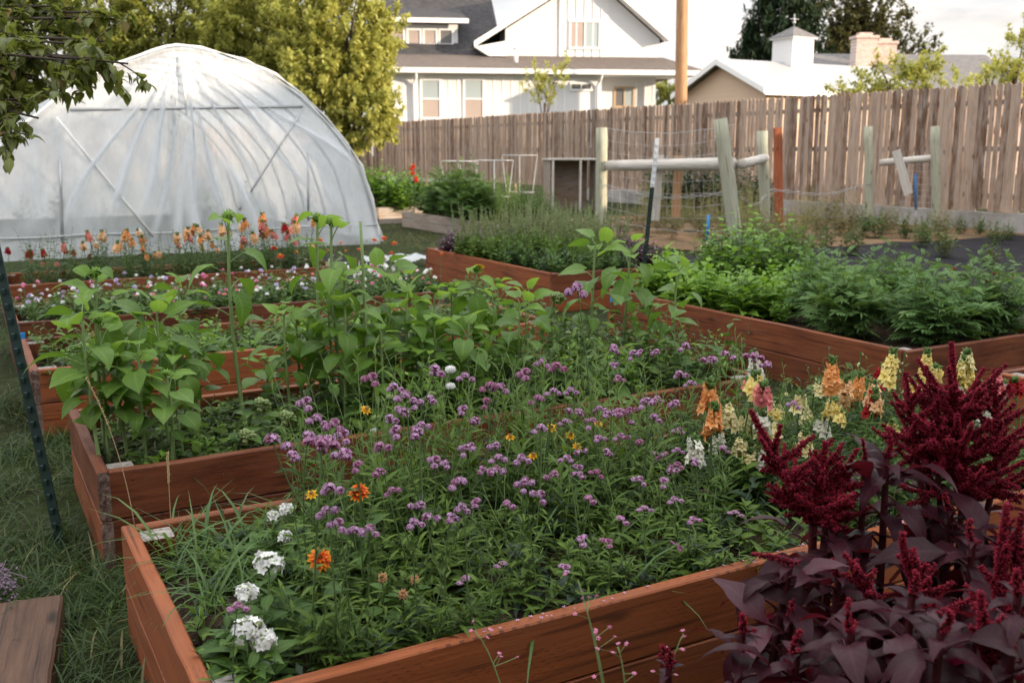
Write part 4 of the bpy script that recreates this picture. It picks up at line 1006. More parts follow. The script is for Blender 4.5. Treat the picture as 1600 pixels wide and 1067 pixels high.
def verbena_proto(h, heads, lean):
    pr = Proto('verbena'); mb = MB(); a0 = rng.random() * 6
    top = np.array([0, 0, h]); pts = bez((0, 0, 0), (lean[0], lean[1], h * .55), top, 9)
    tube(mb, pts, np.linspace(.0032, .0016, 9), 4, 0, False)
    pr_heads = [(top, 2 if heads > 2 else 0, 1.)]
    for k in range(heads - 1):
        t = .55 + .34 * ((k // 2) / max(1, heads / 2)) + rng.normal(0, .03); t = min(t, .93); b = pts[min(8, int(t * 8))]
        az = a0 + (k % 2) * PI + (k // 2) * 1.5 + rng.normal(0, .3); L = (1 - t) * h * rng.uniform(.75, 1.0) + .03
        e = b + np.array([math.cos(az) * L * .5, math.sin(az) * L * .5, L * .92])
        tube(mb, bez(b, b + np.array([math.cos(az) * L * .3, math.sin(az) * L * .3, L * .35]), e, 5), np.linspace(.0019, .0012, 5), 4, 0, False)
        pr_heads.append((e, int(rng.integers(0, 4)), rng.uniform(.7, 1.)))
        add_leaves(mb, LANCE, [b, b], polar(np.array([az, az + .5]), np.array([.5, .3])), [.045, .03], 1)
    n = 8; t = np.linspace(.08, .6, n); pos = np.array([np.interp(t, np.linspace(0, 1, 9), pts[:, i]) for i in range(3)]).T
    add_leaves(mb, LANCE, pos, dirs_spiral(n, .35, a0, True), np.linspace(.1, .05, n) * rng.uniform(.8, 1.1, n), 1)
    for k in range(3):   # leafy shoots at the foot
        az = a0 + k * 2.1; tp = np.array([math.cos(az) * .07, math.sin(az) * .07, h * rng.uniform(.3, .45)])
        shoot(mb, (0, 0, 0), tp, 12, LANCE, .075, 0, 1, .002)
    pr.part('foliage', mb, ['stemgreen', 'lance'])
    for e, k, s in pr_heads: pr.part('flower_head', VC[k], None, tuple(e), (rng.normal(0, .25), rng.normal(0, .25), rng.random() * 6), s * rng.uniform(.8, 1.1))
    return pr
VP = [verbena_proto(.5, n, rng.normal(0, .03, 2)) for n in (1, 2, 3, 4, 5, 3)]
LM1 = [('flame coloured zinnia by the white phlox', 500, 872), ('orange zinnia seen from the side', 561, 768), ('large white phlox dome', 420, 882), ('double white phlox at the front corner', 392, 990), ('orange marigold near the bed centre', 934, 662),
       ('pink snapdragon', 1194, 605), ('left burgundy amaranth plume', 1265, 745), ('drooping green sunflower heads', 440, 650), ('two tier orange snapdragon', 1115, 630), ('bare patch of front board', 870, 960)]
used_l = {}
def relabel(kind, u, v, lms):
    """describe a plant by the nearest easily found thing, the side it stands on and its rank there"""
    nm, lu, lv = min(lms, key=lambda q: math.hypot(q[1] - u, (q[2] - v) * 1.2))
    ang = math.degrees(math.atan2(lv - v, u - lu)) % 360
    side = ['right of', 'above right of', 'above', 'above left of', 'left of', 'below left of', 'below', 'below right of'][int((ang + 22.5) // 45) % 8]
    return nm, side
def place_ranked(items, kind, lms, fmt='{rank}{kind} {side} the {lm}'):
    """items: list of (u, v, placer(label)); ranks members of the same side of the same landmark by distance"""
    buckets = {}
    for it in items:
        nm, side = relabel(kind, it[0], it[1], lms); buckets.setdefault((nm, side), []).append(it)
    for (nm, side), its in buckets.items():
        lu, lv = [(q[1], q[2]) for q in lms if q[0] == nm][0]
        its.sort(key=lambda q: math.hypot(q[0] - lu, q[1] - lv))
        for i, it in enumerate(its):
            rk = '' if len(its) == 1 else ('nearest ' if i == 0 else ordinal(i + 1) + ' nearest ')
            it[2](fmt.format(rank=rk, kind=kind, side=side, lm=nm))
VPOS = [(615,604,3),(634,617,1),(496,653,2),(523,661,3),(504,690,4),(482,680,1),(538,678,1),(457,710,2),(560,725,3),(514,762,2),(509,798,2),(529,816,1),(553,828,1),(578,825,1),(612,766,3),(647,815,1),(681,718,2),(658,664,2),
 (619,671,3),(593,697,2),(656,629,2),(671,622,1),(609,653,2),(725,638,3),(762,627,2),(766,602,1),(782,604,1),(728,700,4),(754,732,3),(776,732,2),(718,752,1),(722,791,3),(745,783,2),(705,806,1),(786,880,2),(727,904,0),(479,627,1),(582,589,0),(680,577,0),(727,587,1),
 (779,715,1),(818,755,4),(845,772,1),(815,715,3),(886,715,2),(845,668,2),(821,582,1),(848,565,2),(869,572,1),(865,611,3),(840,622,1),(892,609,1),(956,645,5),(936,638,2),(936,683,3),(970,681,4),(948,705,2),(933,737,3),(906,730,1),(884,658,2),(919,778,1),(1007,793,1),(970,810,1),(1000,748,2),(1039,751,2),(1034,712,2),
 (1059,702,3),(1058,725,1),(1085,719,3),(1105,766,1),(1054,779,2),(1010,627,4),(1027,622,1),(1022,651,2),(966,590,2),(1061,584,2),(1078,598,1),(907,842,2),(951,845,0),(1061,853,0),(885,885,1),(1083,810,0),(1061,671,1),(902,450,0),(990,552,4),(1071,540,3),(959,543,1),(1178,556,4),(1116,561,1),(1241,630,1),(372,945,0),(1150,800,1),(1130,700,2)]
items = []
for u, v, k in VPOS:
    bt = np.clip(2.76 - (v - 555) / 210 * .72 + rng.normal(0, .1), 1.97, 2.9)
    if v < 500: bt = 2.6
    q = at_b(u, v, bt); z0 = .28; lx = rng.normal(0, .05, 2)
    bx = q[0] + lx[0]; by = q[1] + lx[1]; a_, b_ = to_ab(bx, by)
    b_ = min(max(b_, 1.97), 2.93); a_ = min(max(a_, .42), 3.3); base = ab(a_, b_, z0); hh = max(q[2] - z0, .12)
    def pl(label, base=base, q=q, k=k, hh=hh):
        d = Vector(q) - Vector(base); o = place(VP[max(k - 2, 0) if k < 5 else 4], base, None, 1., label, 'flower plant', 'purple verbena plants in the nearest bed')
        s = d.length / .5; o.scale = (min(max(s, .75), 1.15),) * 2 + (s,)
        rzq = o.rotation_euler[2]; o.rotation_mode = 'QUATERNION'; o.rotation_quaternion = d.to_track_quat('Z', 'Y') @ Matrix.Rotation(rzq, 3, 'Z').to_quaternion()
    items.append((u, v, pl))
place_ranked(items, 'purple verbena', LM1)

# ------------------------------------------------------------------ undergrowth filling the beds
def underg(name, label, pts, hts, T, ln, mats, nl=14, spread=.06, r=.002, el=.5, opp=True):
    mb = MB()
    for (a, b, z), h in zip(pts, hts):
        p = ab(a, b, z); tp = p + np.array([*rng.normal(0, spread, 2), h]); shoot(mb, p, tp, nl, T if not isinstance(T, list) else T[rng.integers(len(T))], ln * rng.uniform(.8, 1.25), 0, 1 if rng.random() < .75 or len(mats) < 3 else 2, r, opp, .1, el)
    o = mb.build(name, [M[k] for k in mats]); return tag(o, label, 'undergrowth', kind='stuff')
P_ = []; H_ = []
for i in range(560):
    a = rng.uniform(.85, 3.34); b = rng.uniform(1.95, 2.95)
    d = min(b - 1.9, 3.0 - b, .5)
    P_.append((a, b, .28)); H_.append(rng.uniform(.05, .11) + rng.uniform(.04, .2) * (.15 + .85 * (b - 1.95)) * 1.15 + (.05 if a > 2.2 else 0))
underg('undergrowth', 'dense narrow leaved green growth filling the nearest bed', P_, H_, [LANCE, LANCE, LANCE2, BROAD], .068, ['stemgreen', 'lance', 'lancedark'], 16, .07)
P_ = []; H_ = []
for i in range(190):
    a = rng.uniform(.42, 1.0); b = rng.uniform(1.95, 2.9); P_.append((a, b, .28)); H_.append(rng.uniform(.04, .13))
underg('undergrowth', 'low dark weeds at the left end of the nearest bed', P_, H_, [SIMPLE, BROAD, LANCE2], .045, ['stemgreen', 'lance', 'lancedark'], 9, .05)
P_ = []; H_ = []
for i in range(620):
    a = rng.uniform(.42, 3.34); b = rng.uniform(3.64, 4.46); P_.append((a, b, .27)); H_.append(rng.uniform(.03, .1) + (rng.uniform(.05, .3) if a > 1.35 else 0))
underg('undergrowth', 'green leafy growth under the sunflowers in the second bed', P_, H_, [LANCE2, BROAD, OVATE], .062, ['stemgreen', 'lance', 'basil'], 10, .07)
P_ = []; H_ = []
for i in range(420):
    a = rng.uniform(.35, 3.25); b = rng.uniform(5.55, 6.38); P_.append((a, b, .27)); H_.append(rng.uniform(.04, .2))
underg('undergrowth', 'loose leafy plants inside the third bed', P_, H_, [BROAD, OVATE, LANCE2], .07, ['stemgreen', 'phloxleaf', 'basil'], 9, .09)

GRASSY = leaf_t(.11, .35, 3, .3, .9, .3)
P_ = []; H_ = []
for i in range(230):
    b = 2.95 - abs(rng.normal(0, .32)); 
    if b < 2.0: continue
    P_.append((rng.uniform(.85, 1.95) if rng.random() < .8 else rng.uniform(1.9, 2.6), b, .28)); H_.append(rng.uniform(.26, .56) * (.55 + .45 * (b - 2) / .95))
underg('undergrowth', 'tangle of thin upright grassy stems at the back of the nearest bed', P_, H_, [GRASSY, GRASSY, LANCE], .085, ['stempale', 'wispy', 'lance'], 15, .07, .0016, .75)
# phlox, zinnia, coreopsis in the nearest bed ------------------------------------------------
def leafy(mb, h, n, T, ln, sm, lm, r=.0035, el=.45, top=(0, 0), nst=1):
    for k in range(nst):
        az = rng.random() * 6; e = np.array([top[0], top[1], h]) if k == 0 else np.array([math.cos(az) * h * .35, math.sin(az) * h * .35, h * rng.uniform(.5, .85)])
        shoot(mb, (0, 0, 0), e, n, T, ln, sm, lm, r, True, .1, el, curve=.06)
def phlox_head(r, n):
    mb = MB(); dd = sphere_pts(n, -.2); pos = dd * np.array([r, r, r * .8]) + rng.normal(0, r * .13, (n, 3)); dd = nrm(dd + rng.normal(0, .3, dd.shape))
    B = basis(np.cross(dd, rand_unit(n)), dd) * rng.uniform(.011, .0145, (n, 1, 1)); inst(mb, star_t(5, 1., .15, .95), B, pos, None, 0)
    d2 = dd[::2]; inst(mb, OCTA, basis(np.cross(d2, rand_unit(len(d2))), d2) * .01, pos[::2] * .75, None, 1); return mb
def phlox(r, h):
    pr = Proto('phlox'); mb = MB(); leafy(mb, h, 12, BROAD, .1, 0, 1, .004, .35); leafy(mb, h * .75, 10, BROAD, .115, 0, 1, .003, .35, (.05, .03), 4)
    pr.part('foliage', mb, ['stempale', 'phloxleaf']); pr.part('flower_head', phlox_head(r, 36), ['white', 'podgreen'], (0, 0, h), (.1, .15, 0)); return pr
def drop(u, v, b, z0=.28):
    q = at_b(u, v, b); return q, np.array([q[0], q[1], z0]), q[2] - z0
for u, v, b, r, lab in ((420, 882, 2.22, .031, 'white phlox with one large round flower dome near the bed corner'), (388, 985, 2.02, .03, 'white phlox leaning at the front corner, lowest of the white flowers'), (412, 1000, 2.0, .024, 'smaller white phlox dome tucked beside the lowest one'),
                        (384, 927, 2.12, .02, 'small white phlox dome behind a magenta verbena'), (447, 796, 2.6, .014, 'tiny white phlox opening near the back board'), (426, 806, 2.62, .01, 'tiniest white phlox, single floret near the back board'), (446, 838, 2.45, .011, 'small white phlox bud left of the orange zinnias')):
    q, base, hh = drop(u, v, b); place(phlox(r, max(hh, .1)), base, None, 1, lab, 'phlox', 'white phlox plants')
def zin_head(r, rings, mat_i=0):
    mb = MB()
    for k, (n, el, ln) in enumerate(rings):
        az = np.arange(n) / n * 2 * PI + k * .3 + rng.normal(0, .06, n); d = polar(az, np.full(n, el) + rng.normal(0, .08, n))
        add_leaves(mb, PETAL, np.zeros((n, 3)) + (0, 0, .004 * k), d, ln * r, mat_i, tint=rng.random(n))
    n = 20; dd = sphere_pts(n, .1); inst(mb, OCTA, basis(np.cross(dd, rand_unit(n)), dd) * r * .12, dd * r * .22 + (0, 0, .006), None, 1); return mb
def zinnia(r, h, rot, mats, rings, T=BROAD, ll=.11, name='zinnia'):
    pr = Proto(name); mb = MB(); leafy(mb, h, 10, T, ll, 0, 1, .003, .4); pr.part('foliage', mb, ['stemgreen', 'phloxleaf'])
    pr.part('flower_head', zin_head(r, rings), mats, (0, 0, h), rot); return pr
RZ = [(13, -.05, 1.), (12, .25, .85), (10, .6, .65), (7, 1., .4)]
for u, v, b, rot, lab in ((561, 768, 2.42, (.25, 0, 0), 'orange zinnia seen from the side among purple verbena'), (500, 872, 2.12, (.75, .1, 0), 'flame coloured zinnia with red striped petals beside white phlox')):
    q, base, hh = drop(u, v, b); place(zinnia(.034, hh, rot, ['zinnia', 'drybrown'], RZ), base, 0, 1, lab, 'zinnia', 'orange zinnias')
RC_ = [(8, .15, 1.), (7, .5, .6)]
for u, v, b, lab in ((891, 680, 2.6, 'yellow coreopsis just below the orange marigold'), (862, 668, 2.65, 'yellow coreopsis left of the orange marigold'), (902, 698, 2.55, 'lowest yellow coreopsis near the bed centre'), (797, 683, 2.6, 'yellow coreopsis farthest left of the bed centre'), (833, 712, 2.5, 'small gold coreopsis low among the verbena'), (934, 662, 2.7, 'orange marigold near the bed centre under the biggest verbena'), (487, 772, 2.5, 'single yellow bud flower left of the orange zinnia'), (572, 640, 2.8, 'tiny yellow flower near the back of the nearest bed')):
    q, base, hh = drop(u, v, b); place(zinnia(.02, hh, (.5 + rng.normal(0, .2), rng.normal(0, .3), 0), ['yellow', 'drybrown'], RC_, LANCE, .07, 'coreopsis'), base, 0, 1, lab, 'coreopsis', 'small yellow flowers')
for u, v, b, lab in ((598, 902, 2.1, 'dry orange seedhead left of two others'), (648, 905, 2.12, 'dry curled seedhead in the middle of three'), (630, 928, 2.05, 'dry brown seedhead lowest of three')):
    q, base, hh = drop(u, v, b); pr = Proto('spent_zinnia'); mb = MB(); leafy(mb, hh, 10, BROAD, .07, 0, 1, .003, .4); pr.part('foliage', mb, ['stemgreen', 'phloxleaf'])
    pr.part('seedhead', zin_head(.017, [(9, -.1, .9), (8, .5, .8)]), ['drybrown', 'drybrown'], (0, 0, hh), (.4, 0, 0)); place(pr, base, 0, 1, lab, 'zinnia', 'spent zinnia seedheads')

# ------------------------------------------------------------------ sunflowers
def bud_mesh(r=.022, petals=False):
    mb = MB(); n = 26; dd = sphere_pts(n, -.9); inst(mb, OCTA, basis(np.cross(dd, rand_unit(n)), dd) * r * .55, dd * r * .55, None, 0)
    for el, ln, n in ((-.1, 2.0, 13), (.55, 1.7, 11), (1.0, 1.3, 7)): add_leaves(mb, LANCE, np.zeros((n, 3)), polar(np.arange(n) / n * 6.28 + el, np.full(n, el) + rng.normal(0, .15, n)), r * ln, 0)
    if petals: add_leaves(mb, PETAL, np.zeros((6, 3)), polar(np.linspace(-.8, .9, 6) + 2.5, np.full(6, .3)), r * 2.1, 1)
    return mb
BUD = mesh_from(bud_mesh(), 'flower_bud', [M['sunleaf2']]); BUDY = mesh_from(bud_mesh(.022, True), 'flower_bud', [M['sunleaf2'], M['yellow']])
def sunflower(h, n, big, wig, bud=True, low=.4):
    pr = Proto('sunflower'); mb = MB(); pts = bez((0, 0, 0), (wig, wig * .4, h * .5), (wig * .3, 0, h), 9); tube(mb, pts, np.linspace(.0095, .0055, 9), 7, 0, False)
    pr.part('stem', mb, 'stempale'); mb = MB(); a0 = rng.random() * 6
    t = np.linspace(low, .985, n)
    for k, tk in enumerate(t):
        b = np.array([np.interp(tk, np.linspace(0, 1, 9), pts[:, i]) for i in range(3)]); az = a0 + k * 2.399 + rng.normal(0, .2)
        s = np.clip(1.2 - abs(tk - .68) / .5, .4, 1.) * big * 1.14 * rng.uniform(.82, 1.15); pl = s * rng.uniform(.45, .75); el = .55 if tk < .8 else .95
        o = polar(np.array(az), np.array(el)); e = b + o * pl; m_ = b + o * pl * .5 + (0, 0, pl * .12)
        tube(mb, bez(b, m_, e, 4), np.linspace(.003, .002, 4), 5, 0, False)
        d = polar(np.array(az + rng.normal(0, .25)), np.array((-.08 if tk < .8 else .45) + rng.normal(0, .38)))
        add_leaves(mb, HEART if rng.random() < .6 else HEART2, e[None], d[None], s, 2 if tk > .8 and rng.random() < .75 else 1, up=nrm(np.array([rng.normal(0, .3), rng.normal(0, .3), 1.])), wid=rng.uniform(.85, 1.08))
    pr.part('foliage', mb, ['stempale', 'sunleaf', 'sunleaf2'])
    if bud: pr.part('flower_bud', BUDY if bud == 2 else BUD, None, tuple(pts[-1] + (0, 0, .015)), (.6, .2, rng.random() * 6))
    return pr
SP = [sunflower(.72, 15, .125, .03), sunflower(.72, 16, .135, -.04, False), sunflower(.72, 13, .13, .05), sunflower(.72, 17, .12, -.02, False, .3), sunflower(.72, 14, .14, .02, False)]
SPB = sunflower(.72, 14, .12, .03, 2); SPT = sunflower(.85, 12, .115, .05, True, .3)
SUN = [(368,344,4.15,'T','tallest budded sunflower rising in front of the greenhouse'),(535,352,4.0,'T','tall budded sunflower just left of the bare green stalk'),(493,345,4.3,'T','tall sunflower leaning left, between two other tall budded ones'),
 (145,431,4.1,0,'bushy sunflower at the left end of the second bed'),(108,505,3.95,2,'leftmost sunflower, hanging over the bed end'),(250,478,4.0,1,'sunflower in the left clump under the white cut edge'),(216,540,3.8,3,'short front sunflower of the left clump with a broad bright leaf'),(283,452,4.3,4,'back sunflower of the left clump, reaching the third bed'),(170,470,4.3,3,'sunflower filling the back of the left clump'),(190,560,3.85,0,'low leafy sunflower at the foot of the left clump'),(300,530,4.1,1,'right hand sunflower of the left clump beside the tallest stem'),(130,560,3.9,4,'low dark leaved sunflower at the bed corner'),(258,585,3.75,2,'nearest small sunflower of the left clump'),
 (451,484,4.05,2,'lone sunflower standing clear between left clump and middle clump'),(604,418,4.1,4,'broad leaved bright sunflower in the middle clump'),(640,440,4.2,1,'sunflower behind the broad leaved bright one'),(706,451,4.15,0,'sunflower left of the yellow flowered one'),(742,424,4.1,'B','sunflower with one yellow opening flower'),(532,440,3.9,3,'dense sunflower under the tall budded pair'),(570,470,4.3,0,'shaded sunflower between middle clump and bare stalk'),(668,500,3.9,2,'low sunflower in front of the middle clump'),(500,500,4.3,1,'sunflower against the third bed board'),(775,470,4.3,3,'small sunflower at the right edge of the middle clump'),(600,520,3.8,3,'nearest leafy sunflower of the middle clump'),(415,560,4.4,2,'half hidden sunflower behind the drooping heads'),
 (927,380,4.2,4,'left of three tall clear sunflowers near the right raised bed'),(980,386,4.35,1,'middle of three tall clear sunflowers beside the white tipped post'),(1058,418,4.0,4,'right of three tall clear sunflowers near the bed corner'),(1017,480,4.2,2,'smaller sunflower between the right two clear ones'),(880,500,4.3,0,'low sunflower left of the three clear ones')]
for u, v, b, k, lab in SUN:
    q, base, hh = drop(u, v, b, .27); a_, b_ = to_ab(base[0], base[1]); a_ = min(max(a_, .42), 3.3); base = ab(a_, b_, .27)
    pr = SPT if k == 'T' else SPB if k == 'B' else SP[k]; s = hh / (.85 if k == 'T' else .72)
    o = place(pr, base, None, 1, lab, 'sunflower', 'young sunflowers in the second bed', .02); o.scale = (min(max(s, .8), 1.12),) * 2 + (s,)
items = []
for i in range(20):
    u, v, b = rng.uniform(470, 840), rng.uniform(440, 545), rng.uniform(3.75, 4.4)
    if i > 16: u, v = rng.uniform(120, 300), rng.uniform(480, 560)
    q, base, hh = drop(u, v, b, .27)
    def pl(label, base=base, hh=hh):
        o = place(SP[int(rng.integers(5))], base, None, 1, label, 'sunflower', 'young sunflowers in the second bed', .03); s = hh / .72; o.scale = (min(max(s, .75), 1.1),) * 2 + (s,)
    items.append((u, v, pl))
place_ranked(items, 'low leafy sunflower', [('tallest budded sunflower', 368, 344), ('bare green stalk', 568, 400), ('yellow flowered sunflower', 742, 424), ('lone clear sunflower', 451, 484)])
P_ = []; H_ = []
for i in range(130):
    P_.append((rng.uniform(1.3, 3.3), rng.uniform(3.64, 4.46), .27)); H_.append(rng.uniform(.12, .4))
underg('undergrowth', 'broad leaved light green growth among the sunflower stems', P_, H_, [OVATE, OVATE2, BROAD], .1, ['stempale', 'phloxleaf', 'sunleaf2'], 9, .08)
# bare stalk
q, base, hh = drop(565, 346, 3.95, .27); mb = MB(); tube(mb, bez((0, 0, 0), (.01, 0, hh * .5), (-.005, 0, hh), 6), np.linspace(.008, .006, 6), 8); o = mb.build('bare_stalk', M['stempale']); o.location = base; tag(o, 'bare pale green stalk without leaves, cut off at the top', 'plant stalk')
# drooping pale heads
def droop_head(h, lean, nl=6):
    pr = Proto('sunflower'); mb = MB(); e = np.array([lean, -.03, h]); pts = bez((0, 0, 0), (lean * .2, 0, h * 1.1), e, 8); tube(mb, pts, np.linspace(.009, .006, 8), 7, 0, False); pr.part('stem', mb, 'stempale')
    mb = MB(); t = np.linspace(.35, .95, nl); pos = np.array([np.interp(t, np.linspace(0, 1, 8), pts[:, i]) for i in range(3)]).T
    add_leaves(mb, HEART, pos, dirs_spiral(nl, .3), rng.uniform(.06, .1, nl), 0); pr.part('foliage', mb, 'phloxleaf')
    mb = MB(); n = 40; dd = sphere_pts(n, -.7); inst(mb, OCTA, basis(np.cross(dd, rand_unit(n)), dd) * .013, dd * np.array([.026, .026, .016]), None, 0)
    for el, n in ((-.5, 14), (.1, 14), (.6, 12)): add_leaves(mb, leaf_t(.4, .35, 3, .3, -1.), np.zeros((n, 3)), polar(np.arange(n) / n * 6.28 + el, np.full(n, el)), .042, 0)
    pr.part('seedhead', mb, 'podgreen', tuple(e), (2.3, .3, 0)); return pr
for u, v, b, lean, lab in ((410, 632, 3.75, .08, 'drooping pale green sunflower seedhead, upper left of three'), (449, 652, 3.7, .1, 'drooping pale green sunflower seedhead, right of three'), (388, 694, 3.66, .06, 'drooping pale green sunflower seedhead hanging over the board'), (905, 640, 3.7, .05, 'drooping pale seedhead in the middle of the second bed'), (872, 465, 4.3, .05, 'pale green seedhead standing left of the three clear sunflowers')):
    q, base, hh = drop(u, v, b, .27); base = base - (lean, -.03, 0); place(droop_head(max(hh, .12), lean), base, 0, 1, lab, 'sunflower', 'drooping green sunflower heads')
# scabiosa: thin stems with pale round heads
def scab(h, white):
    pr = Proto('scabiosa'); mb = MB(); e = np.array([.03, 0, h]); tube(mb, bez((0, 0, 0), (-.02, .01, h * .7), e, 7), .0018, 4, 0, False); add_leaves(mb, LANCE, np.array([(0, 0, h * .3), (0, 0, h * .45)]), dirs_spiral(2, .5), .06, 0); pr.part('stem', mb, 'stempale')
    mb = MB(); n = 46; dd = sphere_pts(n, -1.3); inst(mb, STAR if white else OCTA, basis(np.cross(dd, rand_unit(n)), dd) * (.008 if white else .0045), dd * np.array([.013, .013, .007]), None, 0); pr.part('flower_head', mb, 'white' if white else 'podgreen', tuple(e)); return pr
SC0, SC1 = scab(.4, False), scab(.4, True)
items = []
LM2 = [('sunflower with one yellow flower', 742, 440), ('rightmost clear sunflower', 1050, 500), ('biggest verbena', 956, 645), ('drooping green sunflower heads', 440, 650)]
for i, (u, v) in enumerate([(750,575),(790,560),(808,558),(773,570),(668,585),(640,560),(690,600),(735,615),(860,615),(893,562),(915,605),(905,560),(832,545),(925,640),(820,605),(660,640),(700,560),(870,590),(945,620),(640,605),(585,610),(560,640),(780,640),(890,520)]):
    q, base, hh = drop(u, v, 3.05 + .02 if v > 600 else 3.7 + rng.uniform(0, .3), .27); base = base - (.03 * hh / .4, 0, 0)
    a_, b_ = to_ab(base[0], base[1])
    if b_ < 3.6: base = ab(a_, 2.93, .28)
    def pl(label, base=base, hh=hh): place(SC0, base, 0, hh / .4, label, 'scabiosa', 'pale green scabiosa seed pods', .03)
    items.append((u, v, pl))
place_ranked(items, 'pale scabiosa pod', LM2)
for u, v, lab in ((704, 577, 'white scabiosa flower, upper of two above the verbena'), (704, 603, 'white scabiosa flower, lower of two above the verbena'), (665, 668, 'white scabiosa flower among the purple verbena'), (584, 672, 'fading white scabiosa flower left of the bed centre')):
    q, base, hh = drop(u, v, 2.9, .28); place(SC1, base - (.03 * hh / .4, 0, 0), 0, hh / .4, lab, 'scabiosa', 'white scabiosa flowers')

# ------------------------------------------------------------------ snapdragons
def floret():
    mb = MB(); D = [(-.45, .9), (.45, .9), (-.75, -.45), (0, -.75), (.75, -.45)]
    for x, z in D: add_leaves(mb, leaf_t(.85, .6, 2, .2, .6), np.array([[0, .35, 0.]]), nrm(np.array([[x, .55, z]])), .72, 0, up=(0, 1, .3))
    V, fl, p = OCTA; mb.add(V * (.28, .45, .3) + (0, .3, 0), [f for f, _ in fl], 0, p)
    v = np.concatenate(mb.V); pp = np.concatenate(mb.P); return v, [(f, 0) for f, _, _ in mb.F], pp
FLO = floret()
def snap(h, nf, span, r=.022, foliage='snapleaf', nleaf=30, ll=.05, name='snapdragon', colr=('s_yellow',)):
    pr = Proto(name); mb = MB(); pts = bez((0, 0, 0), (.01, -.01, h * .5), (0, 0, h), 7); tube(mb, pts, np.linspace(.004, .002, 7), 5, 0, False)
    t = np.linspace(.05, 1 - span, nleaf); pos = np.stack([0 * t, 0 * t, t * h], -1); add_leaves(mb, LANCE, pos, dirs_spiral(nleaf, .5), ll * rng.uniform(.7, 1.15, nleaf) * (1.1 - .4 * t), 1)
    for k in range(3):
        az = rng.random() * 6; shoot(mb, (0, 0, .01), (math.cos(az) * .07, math.sin(az) * .07, h * rng.uniform(.35, .6)), 14, LANCE, ll, 0, 1, .002, False)
    nb = 9; tb = np.linspace(1 - span * .25, 1.0, nb); dd = dirs_spiral(nb, .8); inst(mb, OCTA, basis(np.cross(dd, rand_unit(nb)), dd) * np.array([.3, .3, .55]) * r * (1.3 - tb)[:, None, None] * 2.2, np.stack([0 * tb, 0 * tb, tb * h], -1) + dd * r * .25, None, 1)
    pr.part('foliage', mb, ['stemgreen', foliage]); mb = MB()
    t = 1 - span + span * np.linspace(0, .82, nf); d = dirs_spiral(nf, .15); B = basis(nrm(d + rng.normal(0, .2, d.shape)), (0, 0, 1)) * (r * (1.15 - .45 * np.linspace(0, 1, nf)) * rng.uniform(.8, 1.15, nf))[:, None, None]
    inst(mb, FLO, B, np.stack([0 * t, 0 * t, t * h], -1) + d * .004, None, 0)
    mis = np.arange(nf) % len(colr)
    if len(colr) > 1:
        F = []; k = 0
        mb2 = MB()
        for j in range(len(colr)):
            s = mis == j; inst(mb2, FLO, B[s], (np.stack([0 * t, 0 * t, t * h], -1) + d * .004)[s], None, j)
        mb = mb2
    pr.part('flower_spike', mb, list(colr)); return pr
CN = {'s_yellow': 'yellow', 's_cream': 'pale cream', 's_white': 'white', 's_pink': 'pink', 's_orange': 'orange', 's_peach': 'peach', 's_red': 'dark red', 's_coral': 'coral'}
SNP = {c: [snap(.42, 10, .22, .043, colr=(c,)), snap(.42, 7, .15, .044, colr=(c,)), snap(.42, 12, .27, .04, colr=(c,))] for c in ('s_yellow', 's_cream', 's_white', 's_pink', 's_orange', 's_red', 's_peach')}
SNG = snap(.42, 2, .12, .012, colr=('s_cream',))
SN = [(1202,546,'s_white'),(1194,592,'s_pink'),(1180,600,'s_pink'),(1150,582,'s_yellow'),(1115,598,'s_orange'),(1113,634,'s_orange'),(1296,558,'s_orange'),(1326,580,'s_orange'),(1308,592,'s_peach'),(1347,565,'s_red'),(1350,598,'s_red'),(1371,600,'s_peach'),(1375,548,'s_yellow'),(1431,573,'s_yellow'),(1450,548,'s_yellow'),(1485,555,'s_yellow'),(1509,552,'s_cream'),
 (1296,598,'s_cream'),(1288,615,'s_yellow'),(1253,612,'s_cream'),(1170,640,'s_cream'),(1158,662,'s_cream'),(1206,640,'s_white'),(1230,655,'s_cream'),(1251,658,'s_white'),(1194,668,'s_cream'),(1218,675,'s_yellow'),(1150,680,'s_cream'),(1180,690,'s_cream'),(1240,690,'s_cream'),(1521,605,'s_white'),(1539,596,'s_white'),(1552,630,'s_white'),(1566,588,'s_pink'),(1598,590,'s_red'),(1392,655,'s_yellow'),(1270,640,'s_cream'),(1125,672,'s_white'),(1095,690,'s_white'),(1440,560,'s_yellow'),(1165,625,'s_cream'),(1185,650,'s_white'),(1215,622,'s_cream'),(1228,640,'s_yellow'),(1262,672,'s_cream'),(1140,650,'s_cream'),(1172,705,'s_cream'),(1202,700,'s_white'),(1280,655,'s_white'),(1305,640,'s_yellow'),(1330,610,'s_orange'),(1360,620,'s_peach'),(1420,590,'s_yellow'),(1470,580,'s_cream'),(1500,575,'s_yellow'),(1530,590,'s_white')]
LM3 = [('left burgundy amaranth plume', 1265, 745), ('tall centre amaranth spike', 1487, 560), ('purple verbena at the bed corner', 1178, 556), ('corner of the long right bed', 1420, 553)]
byc = {}
for it in SN: byc.setdefault(it[2], []).append(it)
def snap_base(u, v, bt):
    r = ray(u, v); q = at_b(u, v, bt); a_, b_ = to_ab(q[0], q[1])
    if a_ > 3.3:
        q = np.array([0, 0, H]) + r * (3.3 / (r[0] * E1[0] + r[1] * E1[1])); a_, b_ = to_ab(q[0], q[1])
    return q
